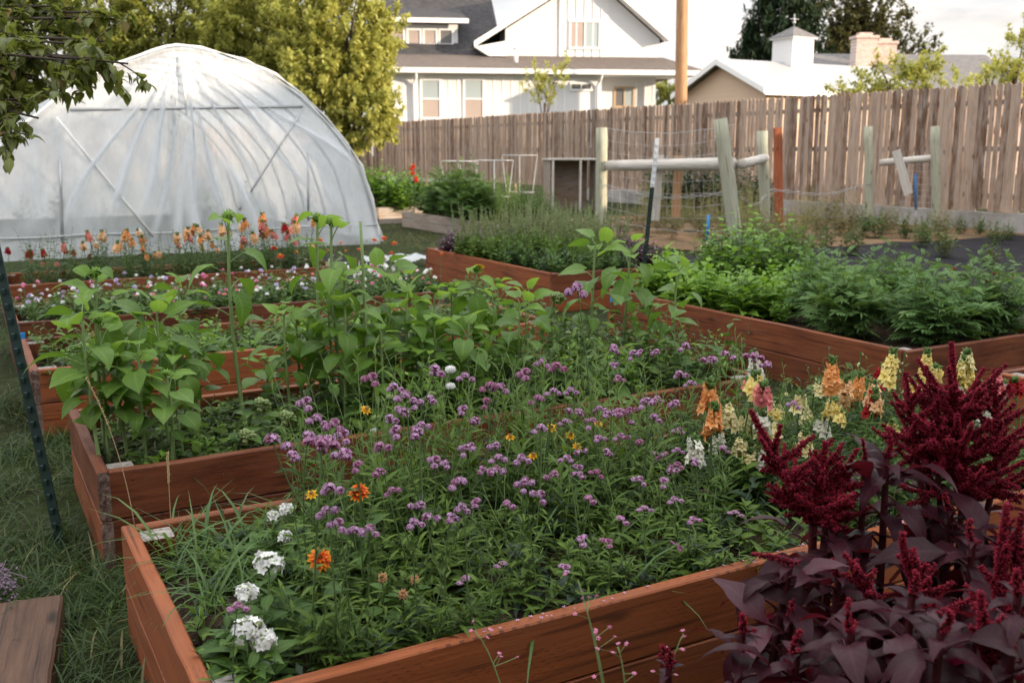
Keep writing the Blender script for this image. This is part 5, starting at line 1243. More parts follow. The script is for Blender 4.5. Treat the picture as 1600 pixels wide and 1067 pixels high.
for c, lst in byc.items():
    items = []
    for u, v, _ in lst:
        q = snap_base(u, v, rng.uniform(2.45, 2.85) - (v - 550) * .002)
        def pl(label, q=q, c=c):
            hh = q[2] - .28; s = hh / .42; o = place(SNP[c][int(rng.integers(3))], (q[0], q[1], .28), None, 1, label, 'snapdragon', 'snapdragons in the nearest bed', .12); o.scale = (min(max(s, .9), 1.2),) * 2 + (s,)
        items.append((u, v, pl))
    place_ranked(items, CN[c] + ' snapdragon', LM3)
items = []
for u, v in ((1413, 552), (1398, 563), (1353, 548), (1335, 640), (1270, 590), (1372, 640), (1460, 600), (1240, 600), (1410, 610)):
    q = snap_base(u, v, rng.uniform(2.5, 2.85))
    def pl(label, q=q): 
        s = (q[2] - .28) / .42; o = place(SNG, (q[0], q[1], .28), None, 1, label, 'snapdragon', 'snapdragons in the nearest bed', .05); o.scale = (1, 1, s)
    items.append((u, v, pl))
place_ranked(items, 'green budded snapdragon', LM3)
# a leafy cover among the snapdragons
P_ = []; H_ = []
for i in range(240):
    P_.append((rng.uniform(2.3, 3.34), rng.uniform(1.95, 2.95), .28)); H_.append(rng.uniform(.12, .3))
underg('undergrowth', 'fine leaved green growth under the snapdragons', P_, H_, [LANCE, LANCE2], .055, ['stemgreen', 'snapleaf', 'lance'], 18, .06)

# ------------------------------------------------------------------ amaranth
def plume_spike(mb, p0, p1, p2, r0, r1, dens=1.):
    n = 9; pts = bez(p0, p1, p2, n); rad = np.linspace(r0, r1, n) * (1 + .0 * np.arange(n)); tube(mb, pts, rad * .72, 6, 0, True, .05)
    L = np.linalg.norm(np.diff(pts, axis=0), axis=1).sum(); N = int(L * (r0 + r1) / 2 * 2 * PI / (.0036 ** 2) * .6 * dens)
    t = rng.random(N) ** 1.1; c = np.array([np.interp(t, np.linspace(0, 1, n), pts[:, i]) for i in range(3)]).T; tg = nrm(np.gradient(pts, axis=0)); T_ = np.array([np.interp(t, np.linspace(0, 1, n), tg[:, i]) for i in range(3)]).T
    d = nrm(np.cross(T_, rand_unit(N))); r = np.interp(t, np.linspace(0, 1, n), rad) * rng.uniform(.88, 1.12, N)
    dd = nrm(d + T_ * rng.uniform(.1, .7, (N, 1))); B = basis(np.cross(dd, rand_unit(N)), dd) * np.array([.0021, .0021, .0052]) * rng.uniform(.7, 1.3, (N, 1, 1)); inst(mb, OCTA, B, c + d * r[:, None] * .82, np.clip(rng.beta(2, 2, N), 0, 1), 0)
def amaranth(name, base, plumes, nleaf, lsize, hstem, leaves_extra=(), spread=1.):
    """plumes: list of (base xyz, tip xyz, n side spikes, side length, r)"""
    pr = Proto(name); base = np.asarray(base, float)
    mb = MB()
    for (pb, pt, ns, sl, r) in plumes: tube(mb, bez((0, 0, 0), ((pb[0]) * .4, pb[1] * .4, pb[2] * .6), pb, 8), np.linspace(.012, .007, 8), 7, 0, False)
    pr.part('stem', mb, 'stemred'); mb = MB()
    pb0 = np.array(plumes[0][0])
    for k in range(nleaf):
        t = .12 + .85 * k / nleaf; b = pb0 * t * np.array([.9, .9, 1]); az = k * 2.399 + rng.normal(0, .3); s = lsize * np.clip(1.25 - abs(t - .65) * 1.4, .45, 1.1) * rng.uniform(.8, 1.15)
        o = polar(np.array(az), np.array(.55)); pl = s * .35; e = b + o * pl; tube(mb, bez(b, b + o * pl * .5 + (0, 0, .01), e, 4), .003, 5, 0, False)
        d = polar(np.array(az + rng.normal(0, .2)), np.array(.02 + .5 * (t > .85) + rng.normal(0, .28))); add_leaves(mb, AMAR if rng.random() < .6 else AMAR2, e[None], d[None], s, 2 if rng.random() < .12 else 1, up=nrm(np.array([rng.normal(0, .35), rng.normal(0, .35), 1.])))
    for (e, d, s) in leaves_extra:
        add_leaves(mb, AMAR, np.array([e], float), nrm(np.array([d], float)), s, 1)
    if plumes[0][2] <= 4:
        n = 6; az = np.arange(n) * 2.399 + rng.random() * 6; add_leaves(mb, AMAR, pb0 - np.linspace(.05, .005, n)[:, None] * (0, 0, 1), polar(az, np.linspace(.45, 1.2, n) + rng.normal(0, .1, n)), lsize * np.linspace(.75, .35, n), 1)
    pr.part('foliage', mb, ['stemred', 'amarleaf', 'amarred'])
    for (pb, pt, ns, sl, r) in plumes:
        mb = MB(); pb = np.array(pb, float); pt = np.array(pt, float); ax = pt - pb; L = np.linalg.norm(ax)
        plume_spike(mb, pb, (pb + pt) / 2 + rng.normal(0, .012, 3), pt, r * 1.35, r * .38)
        for k in range(ns):
            t = .02 + .62 * (k / max(ns - 1, 1)) ** 1.1; c = pb + ax * t; az = k * 2.399 + rng.normal(0, .35); ln = sl * (1.08 - .78 * t) * rng.uniform(.75, 1.25)
            el = .15 + .9 * t + rng.normal(0, .15); o = polar(np.array(az), np.array(el)); e = c + o * ln + (0, 0, ln * .25)
            plume_spike(mb, c, c + o * ln * .55, e, r * .92, r * .24)
            if ln > .07:
                for j in range(2):
                    o2 = nrm(o + rand_unit(1)[0] * .8); c2 = c + o * ln * (.3 + .25 * j); plume_spike(mb, c2, c2 + o2 * ln * .18, c2 + o2 * ln * .36, r * .7, r * .3)
        pr.part('flower_plume', mb, 'plume')
    return pr
AM = [  # label, base pixel u, depth Y, [(plume base uv, tip uv, n, side, r)], nleaf, leaf size
 ('tallest burgundy amaranth with the biggest branching plume', 1500, 2.25, [((1502, 790), (1486, 534), 42, .17, .0115), ((1560, 720), (1552, 577), 16, .08, .008), ((1430, 710), (1414, 580), 16, .09, .008), ((1465, 740), (1462, 615), 14, .09, .008)], 24, .17),
 ('burgundy amaranth with a long plume spike leaning left', 1275, 2.15, [((1268, 815), (1172, 640), 16, .12, .0105), ((1272, 820), (1290, 690), 22, .11, .0095), ((1290, 810), (1340, 700), 8, .08, .008)], 18, .17),
 ('burgundy amaranth at the right photo edge with two upright spikes', 1580, 1.75, [((1562, 980), (1574, 787), 9, .06, .011), ((1590, 960), (1597, 800), 9, .06, .011)], 16, .16),
 ('short burgundy amaranth spike in front of the big plume', 1445, 1.85, [((1462, 960), (1411, 832), 13, .06, .01)], 18, .17),
 ('low dark amaranth spike behind the front leaves', 1350, 1.95, [((1362, 935), (1318, 865), 9, .045, .009)], 16, .16),
 ('small amaranth spike nearest the bottom right corner', 1540, 1.55, [((1545, 1035), (1532, 925), 8, .045, .009)], 14, .16),
 ('leafy amaranth overhanging the front board with a thin side spike', 1190, 1.95, [((1235, 880), (1180, 905), 4, .03, .006)], 20, .15),
 ('leafy burgundy amaranth at the bottom edge without a plume', 1330, 1.6, [((1330, 985), (1325, 965), 2, .012, .004)], 22, .17),
 ('burgundy amaranth leaves at the bottom right corner', 1470, 1.5, [((1470, 985), (1468, 968), 2, .012, .004)], 20, .17),
 ('small red leaved amaranth seedling under the front board', 1045, 1.75, [((1045, 1040), (1040, 1032), 1, .008, .003)], 9, .1),
 ('small amaranth seedling between front board and large amaranth', 1150, 1.75, [((1160, 985), (1158, 975), 1, .008, .003)], 12, .11),
 ('leafy burgundy amaranth between the two big plumes', 1380, 2.15, [((1385, 715), (1383, 690), 3, .025, .006)], 20, .17), ('dark leafy amaranth with upright leaves left of the biggest plume', 1345, 2.2, [((1350, 735), (1348, 722), 2, .02, .005)], 20, .16), ('dark leafy amaranth whose top leaves frame the biggest plume', 1450, 2.3, [((1450, 735), (1449, 722), 2, .02, .005)], 20, .17),
 ('leafy burgundy amaranth below the big plume at right', 1570, 2.05, [((1575, 820), (1574, 800), 3, .02, .006)], 18, .16)]
AM += [('dark leafy amaranth low against the front board, left side', 1225, 1.9, [((1235, 960), (1233, 950), 1, .01, .004)], 20, .15), ('dark leafy amaranth between low spike and front board', 1300, 1.95, [((1310, 900), (1308, 890), 1, .01, .004)], 22, .16), ('dark leafy amaranth under the short front spike', 1420, 1.7, [((1425, 930), (1424, 920), 1, .01, .004)], 24, .16),
 ('dark leafy amaranth behind the two edge spikes', 1510, 1.95, [((1520, 850), (1519, 840), 1, .01, .004)], 24, .17), ('dark leafy amaranth left of the bottom edge one', 1240, 1.65, [((1245, 1020), (1244, 1010), 1, .01, .004)], 20, .15), ('dark leafy amaranth at the far bottom right', 1590, 1.6, [((1590, 930), (1589, 920), 1, .01, .004)], 22, .16), ('dark leafy amaranth right under the left plume', 1290, 2.1, [((1300, 830), (1299, 822), 1, .01, .004)], 22, .15), ('dark leafy amaranth right under the biggest plume', 1480, 2.15, [((1485, 800), (1484, 792), 1, .01, .004)], 22, .16)]
for lab, u, Y, pls, nl, ls in AM:
    nl = int(nl * 1.35)
    b = at(u, 900, Y); base = np.array([b[0], Y, 0.]); P2 = []
    for pb, pt, n, sl, r in pls:
        if n <= 4: pt = (pt[0] + rng.normal(0, 4), pt[1] - rng.uniform(14, 42)); sl = .02; r = .0055; n = 1 + int(rng.integers(3))
        P2.append((at(*pb, Y) - base, at(*pt, Y - .02) - base, n, sl, r))
    place(amaranth('amaranth', base, P2, nl, ls, 0), base, 0, 1, lab, 'amaranth', 'burgundy amaranth plants')
# ------------------------------------------------------------------ low plants of the beds behind
def dianthus(cols):
    pr = Proto('dianthus'); mb = MB()
    for k in range(22):
        az = rng.random() * 6; r = rng.uniform(.02, .22); h = rng.uniform(.1, .22); shoot(mb, (math.cos(az) * r * .6, math.sin(az) * r * .6, 0), (math.cos(az) * r, math.sin(az) * r, h), 10, OVATE if k % 2 else LANCE2, .075, 0, 1, .002, False, .2)
    n = 9; az = rng.random(n) * 6.28; r = rng.random(n) ** .5 * .2
    pos = np.stack([np.cos(az) * r, np.sin(az) * r, rng.uniform(.14, .27, n)], -1)
    for k in range(n): tube(mb, [(pos[k, 0] * .7, pos[k, 1] * .7, .04), pos[k]], .0018, 4, 0, False)
    pr.part('foliage', mb, ['stemgreen', 'phloxleaf']); fm = []
    for j in range(2):
        mb = MB()
        for k in range(3): inst(mb, star_t(6, 1., .3 + .5 * k, 1.), basis(np.array([[1., 0, 0]]), (0, 0, 1)) * (.021 - .005 * k), np.array([[0, 0, .004 * k]]), None, 0)
        fm.append(mesh_from(mb, 'flower', [M[cols[j]]]))
    for k in range(n): pr.part('flower', fm[k % 2], None, tuple(pos[k]), (rng.normal(0, .3), rng.normal(0, .3), rng.random() * 6))
    return pr
DI = [dianthus(['dpink', 'white']), dianthus(['white', 's_pink']), dianthus(['lilac', 'white']), dianthus(['white', 'dpink'])]
n_ = 0
for row, b in enumerate((7.25, 7.5, 7.78)):
    for k in range(9):
        a = .45 + k * .33 + rng.normal(0, .05) + .1 * (row % 2); n_ += 1
        place(DI[int(rng.integers(4))], ab(a, b + rng.normal(0, .04), .27), None, rng.uniform(.85, 1.15), ordinal(k + 1) + ' low dianthus from the left, ' + ('front', 'middle', 'back')[row] + ' row of its bed', 'flower plant', 'low dianthus in the fourth bed')
# far snapdragon row
FS = {c: snap(.52, 8, .15, .052, nleaf=50, ll=.075, colr=c) for c in (('s_peach',), ('s_orange',), ('s_coral',), ('s_pink', 's_coral'), ('s_red',), ('s_peach', 's_white'))}
keys = list(FS); wts = {0: [3, 1, 0, 3, 4, 1], 1: [5, 4, 1, 1, 0, 2], 2: [3, 5, 2, 2, 0, 2], 3: [2, 3, 6, 5, 1, 1]}
cnt = {}
cname = {('s_peach',): 'peach', ('s_orange',): 'orange', ('s_coral',): 'coral', ('s_pink', 's_coral'): 'pink and coral', ('s_red',): 'dark red', ('s_peach', 's_white'): 'peach and white'}
lst = []
for k in range(62):
    a = .38 + 2.75 * (k + .5) / 62 + rng.normal(0, .03); b = rng.uniform(9.2, 9.95); z = min(3, int((a - .35) / .7)); w_ = np.array(wts[z], float); c = keys[rng.choice(6, p=w_ / w_.sum())]
    lst.append((proj(ab(a, b, .8))[0], a, b, c, z))
lst.sort()
for u, a, b, c, z in lst:
    cnt[c] = cnt.get(c, 0) + 1
    s = rng.uniform(.5, 1.02) * (1.08 if z == 3 else 1.) * (.72 if z == 0 else 1); place(FS[c], ab(a, b, .27), None, s, f'{ordinal(cnt[c])} {cname[c]} snapdragon from the left in the greenhouse bed', 'snapdragon', 'snapdragons in front of the greenhouse', .16)
P_ = []; H_ = []
for i in range(200): P_.append((rng.uniform(.4, 3.1), rng.uniform(9.2, 9.95), .27)); H_.append(rng.uniform(.22, .5))
underg('undergrowth', 'dense green snapdragon growth in the greenhouse bed', P_, H_, [LANCE2], .07, ['stemgreen', 'snapleaf', 'lancedark'], 16, .06)
# small scarlet zinnias and white mounds near the greenhouse corner
rz = Proto('scarlet_zinnia'); mb = MB(); leafy(mb, .42, 8, LANCE2, .07, 0, 1, .0025, .4); rz.part('foliage', mb, ['stemgreen', 'snapleaf']); rz.part('flower_head', zin_head(.024, RC_), ['rededge', 'yellow'], (0, 0, .42), (.5, 0, 0))
pts = [(428,388),(438,400),(463,395),(487,404),(513,392),(533,380),(541,393),(561,390),(560,410),(585,375),(600,372),(616,380),(690,396),(612,395),(626,417),(500,375)]
for i, (u, v) in enumerate(sorted(pts)):
    b = 7.7 if u < 470 else 8.6; q = at_b(u, v, b); place(rz, (q[0], q[1], .05), None, (q[2] - .05) / .42, f'{ordinal(i + 1)} scarlet zinnia from the left by the greenhouse corner', 'zinnia', 'small scarlet zinnias')
wm = Proto('white_petunia'); mb = MB()
for k in range(16):
    az = rng.random() * 6; r = rng.uniform(0, .22); shoot(mb, (math.cos(az) * r * .5, math.sin(az) * r * .5, 0), (math.cos(az) * r, math.sin(az) * r, rng.uniform(.12, .3)), 9, OVATE, .05, 0, 1, .002, False)
wm.part('foliage', mb, ['stemgreen', 'snapleaf']); mb = MB(); n = 24; dd = sphere_pts(n, .05); pos = dd * np.array([.25, .25, .24]) * rng.uniform(.75, 1.1, (n, 1)) + (0, 0, .06) + rng.normal(0, .02, (n, 3)); d2 = nrm(dd + rng.normal(0, .3, dd.shape))
inst(mb, star_t(5, 1., .35, 1.), basis(np.cross(d2, rand_unit(n)), d2) * rng.uniform(.035, .05, (n, 1, 1)), pos, None, 0); wm.part('blossom', mb, 'white')
for i, (u, v, b) in enumerate([(530, 402, 9.2), (590, 402, 9.5)]):
    q = at_b(u, v, b); place(wm, (q[0], q[1], max(q[2] - .25, .03)), None, .85, f'white petunia mound, {ordinal(i + 1)} listed of five near the greenhouse corner' if False else ['white petunia mound leftmost by the greenhouse corner', 'white petunia mound in front of the plastic edge', 'white petunia mound left of the orange raised bed', 'white petunia mound under the bare green stalk', 'white petunia mound touching the orange raised bed'][i], 'flower plant', 'white petunia mounds')

# ------------------------------------------------------------------ right beds
def bush(name, h, r, nsh, nl, T, ln, mats, el=.45, part='foliage', lean=.8, opp=True):
    pr = Proto(name); mb = MB()
    for k in range(nsh):
        az = k * 2.399 + rng.normal(0, .3); rr = r * math.sqrt((k + .5) / nsh); hh = h * (1 - .45 * (rr / r) ** 2) * rng.uniform(.8, 1.1)
        shoot(mb, (math.cos(az) * rr * .3, math.sin(az) * rr * .3, 0), (math.cos(az) * rr * lean, math.sin(az) * rr * lean, hh), nl, T if not isinstance(T, list) else T[k % len(T)], ln * rng.uniform(.85, 1.15), 0, 1 + (k % (len(mats) - 1)), .003, opp, .15, el)
    pr.part(part, mb, mats); return pr
def pinnate():
    mb = MB(); n = 5
    for k in range(n):
        t = .2 + .75 * k / n; s = .36 * (1.1 - abs(t - .5)); add_leaves(mb, leaf_t(.46, .4, 2, .2, .2), np.array([(0, t, 0), (0, t, 0)]), np.array([(-.75, .65, .05), (.75, .65, .05)]), s, 0)
    add_leaves(mb, LANCE, np.array([(0, .9, 0.)]), np.array([(0, 1., -.1)]), .3, 0)
    v = np.concatenate(mb.V); v[:, 2] -= .28 * v[:, 1] ** 2; return v, [(f, 0) for f, _, _ in mb.F], np.concatenate(mb.P)
PIN = pinnate()
MG = [bush('marigold', .52, .33, 36, 12, PIN, .165, ['stemgreen', 'marigold', 'marigold'], el=.42, lean=1.) for _ in range(3)]
for pr in MG[2:3]:
    mb = MB(); pos = np.stack([rng.normal(0, .09, 5), rng.normal(0, .09, 5), rng.uniform(.3, .42, 5)], -1)
    for k in range(2): inst(mb, star_t(7, 1., .3 + .5 * k, 1.), basis(np.array([[1., 0, 0]]), (0, 0, 1)) * (.024 - .006 * k), np.array([[0, 0, .005 * k]]), None, 0)
    fm = mesh_from(mb, 'flower', [M['rededge']])
    for q in pos: pr.part('flower', fm, None, tuple(q), (.5, 0, 0))
k = 0
rows = [(4.0, [5.15, 5.7]), (4.42, [4.92, 5.5]), (4.82, [5.05, 5.65])]
for i, (b, As) in enumerate(rows):
    for j, a in enumerate(As):
        place(MG[2 if (i, j) == (0, 1) else k % 2], ab(a + rng.normal(0, .03), b + rng.normal(0, .03), .28), None, rng.uniform(.76, .94), sz=rng.uniform(.85, 1.15), label=f'ferny marigold bush, {ORD[j]} from front board, {ORD[i]} row from the near corner', cat='marigold', group='ferny marigold bushes in the long right bed'); k += 1
BS = [bush('basil', .36, .22, 18, 12, [OVATE, BROAD], .12, ['stemgreen', 'basil', 'basil']), bush('basil', .3, .21, 16, 11, [OVATE], .1, ['stemgreen', 'basil', 'basil'])]
LZ = bush('pepper_plant', .62, .22, 18, 14, [BROAD, OVATE], .115, ['stemgreen', 'phloxleaf', 'basil'])
k = 0
for i, b in enumerate((5.3, 5.55, 5.82, 6.1, 6.35)):
    for j, a in enumerate((4.72, 5.0, 5.3, 5.6, 5.82)):
        if i == 0 and j == 3: continue
        tall = (j >= 2 and i >= 2); place(LZ if tall else BS[k % 2], ab(a + rng.normal(0, .04), b + rng.normal(0, .04), .28), None, rng.uniform(.9, 1.15), f'{"tall leafy pepper plant" if tall else "bright green basil"}, {ORD[j]} from front board, {ORD[i]} row from bare soil', 'pepper plant' if tall else 'basil', 'leafy greens in the long right bed'); k += 1
# a young bright seedling on the bare soil strip
place(BS[1], ab(4.9, 5.02, .28), None, .55, 'small basil seedling on the bare soil strip beside the marigolds', 'basil')
def spire():
    pr = bush('flowering_herb', .36, .22, 28, 14, [OVATE, SIMPLE, BROAD], .09, ['stemgreen', 'spire', 'spire']); mb = MB()
    for k in range(18):
        az = rng.random() * 6.28; r = rng.random() ** .5 * .2; h = rng.uniform(.38, .6); b = np.array([math.cos(az) * r * .7, math.sin(az) * r * .7, .2]); e = np.array([math.cos(az) * r, math.sin(az) * r, h]); tube(mb, [b, e], .002, 4, 1, False)
        n = 26; t = rng.uniform(.45, 1, n); dd = dirs_spiral(n, .5); inst(mb, OCTA, basis(np.cross(dd, rand_unit(n)), dd) * np.array([.007, .007, .013]) * (1.5 - t)[:, None, None] * 1.3, b + (e - b) * t[:, None] + dd * .004, None, 0)
    pr.part('flower_spike', mb, ['spiretop', 'stempale']); return pr
SPI = [spire(), spire()]; PB = bush('purple_basil', .32, .22, 26, 14, [OVATE, SIMPLE], .065, ['stemred', 'purplebasil', 'purplebasil']); DK = bush('dark_basil', .3, .22, 26, 14, [LANCE2, SIMPLE], .065, ['stemdark', 'lancedark', 'marigold'])
mb = MB(); n = 40; dd = sphere_pts(n, .2); inst(mb, STAR, basis(np.cross(dd, rand_unit(n)), dd) * .008, dd * np.array([.19, .19, .3]), None, 0); PB.part('blossom', mb, 'lilac')
k = 0
for i, b in enumerate(np.linspace(7.85, 10.2, 9)):
    for j, a in enumerate((4.85, 5.2, 5.55, 5.88)):
        if i >= 7: pr, nm = PB, 'dark purple basil mound'
        elif i <= 3 and j == 0: pr, nm = DK, 'dark green low basil mound'
        elif i <= 1 and j == 3: pr, nm = PB, 'dark purple basil mound'
        elif i == 0: pr, nm = DK, 'dark green low basil mound'
        else: pr, nm = SPI[k % 2], 'green herb with pale flower spires'
        place(pr, ab(a + rng.normal(0, .05), b + rng.normal(0, .05), .27), None, rng.uniform(.9, 1.15), f'{nm}, {ORD[j]} from sunlit board, {ORD[i]} from near corner', 'herb', 'herbs in the sunlit right bed'); k += 1
place(PB, (*at(958, 400, 11.9)[:2], .1), None, 1.5, 'big dark purple basil beside the left gate post', 'herb')
# right edge bed
for i, (a, b) in enumerate(((4.7, 2.6), (5.0, 2.8), (5.3, 2.3))): place(BS[i % 2], ab(a, b, .28), None, 1., ['basil at the corner of the cut off right bed', 'basil behind the corner plant of the cut off right bed', 'basil farthest right in the cut off bed'][i], 'basil', 'plants in the cut off right bed')

# ------------------------------------------------------------------ far plants
TOM = bush('tomato_plant', .95, .42, 34, 16, [PIN], .26, ['stemgreen', 'marigold', 'snapleaf']); TOM2 = bush('fennel', .8, .4, 44, 22, [LANCE], .12, ['stempale', 'spire', 'snapleaf']); BIG = bush('dahlia', .85, .48, 34, 15, [OVATE, BROAD], .19, ['stemgreen', 'phloxleaf', 'basil'])
for u, Y, pr, s, lab in ((700, 18.4, TOM, 1.05, 'tomato plant inside the left wire cage'), (728, 17.6, TOM, 1.15, 'dark tomato plant at the middle of the weathered bed'), (770, 17.3, TOM2, 1., 'feathery pale plant beside the middle cage'), (815, 16.6, TOM2, .95, 'feathery bright green plant at the front of the weathered bed'), (850, 16.2, TOM2, .85, 'feathery plant at the right end of the weathered bed'),
                      (675, 18.9, BIG, .8, 'leafy plant at the left end of the weathered bed'), (745, 17.0, TOM, .9, 'tomato plant in front of the cages'), (790, 18.0, TOM2, 1.1, 'feathery plant behind the cages'),
                      (598, 20.8, BIG, 1.15, 'bushy green plant right beside the greenhouse corner'), (622, 20.2, BIG, 1.0, 'bushy green plant right of the one at the greenhouse corner'), (640, 21.5, BIG, 1.05, 'bushy green plant with yellow tips under the tree'), (575, 21.5, BIG, 1.1, 'bushy plant half hidden by the greenhouse'), (680, 21.0, TOM2, 1.15, 'feathery plant between the two weathered beds')):
    q = at(u, 300, Y); place(pr, (q[0], Y, .2), None, s, lab, 'garden plant')
RDH = Proto('scarlet_dahlia'); mb = MB(); leafy(mb, .85, 12, OVATE, .12, 0, 1, .006, .4, (0, 0), 3); RDH.part('foliage', mb, ['stemgreen', 'phloxleaf']); mb = MB(); n = 14; dd = sphere_pts(n, -.1); inst(mb, star_t(6, 1, .3, 1.), basis(np.cross(dd, rand_unit(n)), dd) * .035, dd * .025, None, 0); fm = mesh_from(mb, 'flower', [M['rededge']])
for p_ in ((0, 0, .95), (.12, .05, .9), (-.1, 0, .82), (.02, -.05, .68), (.16, -.02, .72)): RDH.part('flower', fm, None, p_)
q = at(647, 320, 18.9); place(RDH, (q[0], 18.9, .2), None, 1., 'plant with round scarlet flowers left of the tomato cages', 'dahlia')
WD = [bush('weed', .62, .26, 20, 16, [LANCE, SIMPLE], .075, ['straw', 'olive', 'olive'], lean=.9), bush('weed', .4, .22, 14, 13, [SIMPLE], .07, ['stemgreen', 'snapleaf', 'olive']), bush('weed', .85, .34, 26, 22, [LANCE], .085, ['straw', 'olive', 'spire'], lean=.9)]
WL = [(1200,378,15.2,0),(1222,372,15.6,0),(1250,366,16.4,2),(1280,362,17,0),(1310,360,17.2,0),(1180,385,14.6,2),(1165,392,14.2,2),(1330,358,17.5,0),(1232,396,14.0,1),(1350,362,17.0,1),(1372,366,16.6,1),(1390,360,17.3,0),(1415,365,16.4,1),(1445,372,15.8,1),(1470,366,16.5,0),(1440,385,15,1),(1500,360,17.3,1),(1530,362,17,1),(1555,385,15.3,1),(1575,372,16,1),(1160,360,16.8,2),(1130,352,17.8,2),(1090,350,18.2,2),(1060,352,18,2),(1030,355,17.6,0),(1000,360,17,0),(975,362,16.8,0),(1100,365,16.8,0),(1140,372,16,2),(1020,345,19,2),(1070,340,19.8,2),(1120,338,20.3,2),(1170,345,19,2),(1265,350,18.6,2),(1300,345,19.6,0),(1290,385,14.8,1),(1475,400,13.4,1),(1330,395,13.8,1),(1545,428,12.2,1),(1210,402,13.3,1),(1255,398,13.6,1),(1185,372,16.2,2),(1050,362,16.4,0),(1150,352,17.4,0)]
LM4 = [('leaning thick gate post', 1140, 380), ('pale post left of the red brown stake', 1195, 375), ('left post of the short rail', 1360, 355), ('right post of the short rail', 1465, 350), ('left gate post', 938, 360), ('right photo edge', 1600, 400)]
items = []
for u, v, Y, k in WL:
    q = at(u, v, Y); v2 = v
    def pl(label, q=q, Y=Y, k=k): place(WD[k], (q[0], Y, .02), None, rng.uniform(.8, 1.3), label, 'weed', 'weeds along the fence and wall')
    items.append((u, v, pl))
place_ranked(items, 'weed', LM4)
YW = bush('weed', .7, .16, 9, 14, [LANCE2], .08, ['stempale', 'basil', 'spire']); q = at(1236, 390, 14.4); place(YW, (q[0], 14.4, 0), None, 1., 'bright yellow green weed sapling at the edge of the black fabric', 'weed')
DG = bush('shrub', 1.5, .85, 50, 24, [SIMPLE, LANCE2], .17, ['bark', 'lancedark', 'olive'])
for u, Y, s, lab in ((1040, 21, 1., 'dark shrub behind the log rail near the left'), (1090, 21.5, 1.05, 'dark shrub behind the middle of the log rail'), (1150, 20.5, 1.0, 'dark shrub behind the leaning gate post'), (1185, 20, .75, 'small dark shrub behind the pale post')):
    q = at(u, 320, Y); place(DG, (q[0], Y, 0), None, s, lab, 'shrub')
# weeds in the right paths
PW = [bush('weed', .22, .16, 9, 10, [PIN], .09, ['stemgreen', 'snapleaf', 'marigold']), bush('weed', .2, .15, 8, 9, [OVATE], .06, ['stemgreen', 'lancedark', 'phloxleaf'])]
items = []
for i in range(20):
    a = rng.uniform(3.55, 4.38); b = rng.uniform(3.2, 9.5); p = ab(a, b); u, v = proj(p)
    def pl(label, p=p, i=i): place(PW[i % 2], p, None, rng.uniform(.8, 1.5), label, 'weed', 'weeds on the path between the beds')
    items.append((u, v, pl))
place_ranked(items, 'low path weed', [('corner of the long right bed', 1420, 570), ('white tipped metal post', 997, 490), ('near corner of the sunlit bed', 870, 470), ('sunflower with one yellow flower', 742, 440)])

# ------------------------------------------------------------------ grass
def blades(name, label, pts, h, mats, T=(BLADE, BLADE2), kz=0.0):
    mb = MB(); N = len(pts); az = rng.random(N) * 6.283; el = rng.uniform(.65, 1.5, N); d = polar(az, el); ln = rng.uniform(.5, 1.25, N) * h; B = basis(d, (0, 0, 1)) 
    up = polar(az, el - 1.57) * -1; B = basis(d, up); B = B * np.stack([ln * rng.uniform(.7, 1.2, N) * min(1.6, max(1, .1 / h)), ln, ln], -1)[:, None, :]
    m = rng.random(N) < .8
    for T_, s in ((T[0], m), (T[1], ~m)): inst(mb, T_, B[s], pts[s], None, 0)
    o = mb.build(name, [M[k] for k in mats]); return tag(o, label, 'grass', kind='stuff')
def in_bed(a, b):
    r = np.zeros(len(a), bool)
    for x in (B1, B2, B3, B4, B5, RA, RB, RC): r |= (a > x[0] - .02) & (a < x[1] + .02) & (b > x[2] - .02) & (b < x[3] + .02)
    return r
def scatter(n, f):
    out = []
    P = f(n); a, b = P[:, 0] * E1[0] + P[:, 1] * E1[1], P[:, 0] * E2[0] + P[:, 1] * E2[1]; P = P[~in_bed(a, b)]; return P
def clumpy(P, sc=2.2, th=.0):
    v = np.sin(P[:, 0] * sc * 1.3 + 1.3) * np.sin(P[:, 1] * sc * 1.1 + .4) + .6 * np.sin(P[:, 0] * sc * 3.1) * np.sin(P[:, 1] * sc * 2.7) + rng.normal(0, .45, len(P)); return P[v > th]
P = scatter(42000, lambda n: np.stack([rng.uniform(-3.6, -.3, n), rng.uniform(1.7, 5.6, n), np.zeros(n)], -1)); P = P[~((P[:, 1] < 2.9) & ((np.abs(P[:, 0] + 1.49 - .377 * (2.87 - P[:, 1])) < .1) | (np.abs(P[:, 0] + 1.8 - .27 * (2.95 - P[:, 1])) < .1)))]
blades('grass', 'long dark grass on the ground left of the beds', clumpy(P, 2.5, -.35), .18, ['grassblade'])
P = scatter(26000, lambda n: np.stack([rng.uniform(-6, 0, n), rng.uniform(5.2, 12, n), np.zeros(n)], -1)); blades('grass', 'grass on the paths between the left beds', clumpy(P, 2, -.2), .15, ['grassblade'])
P = scatter(16000, lambda n: (lambda a, b: a[:, None] * E1 + b[:, None] * E2)(rng.uniform(.2, 4.5, n), rng.uniform(2.9, 9.8, n))); P = np.concatenate([P, scatter(9000, lambda n: (lambda a, b: a[:, None] * E1 + b[:, None] * E2)(rng.uniform(3.3, 5.9, n), rng.uniform(.4, 3.7, n)))]); blades('grass', 'short weedy grass on the paths between the beds', clumpy(P, 3, .0), .12, ['grassblade'])
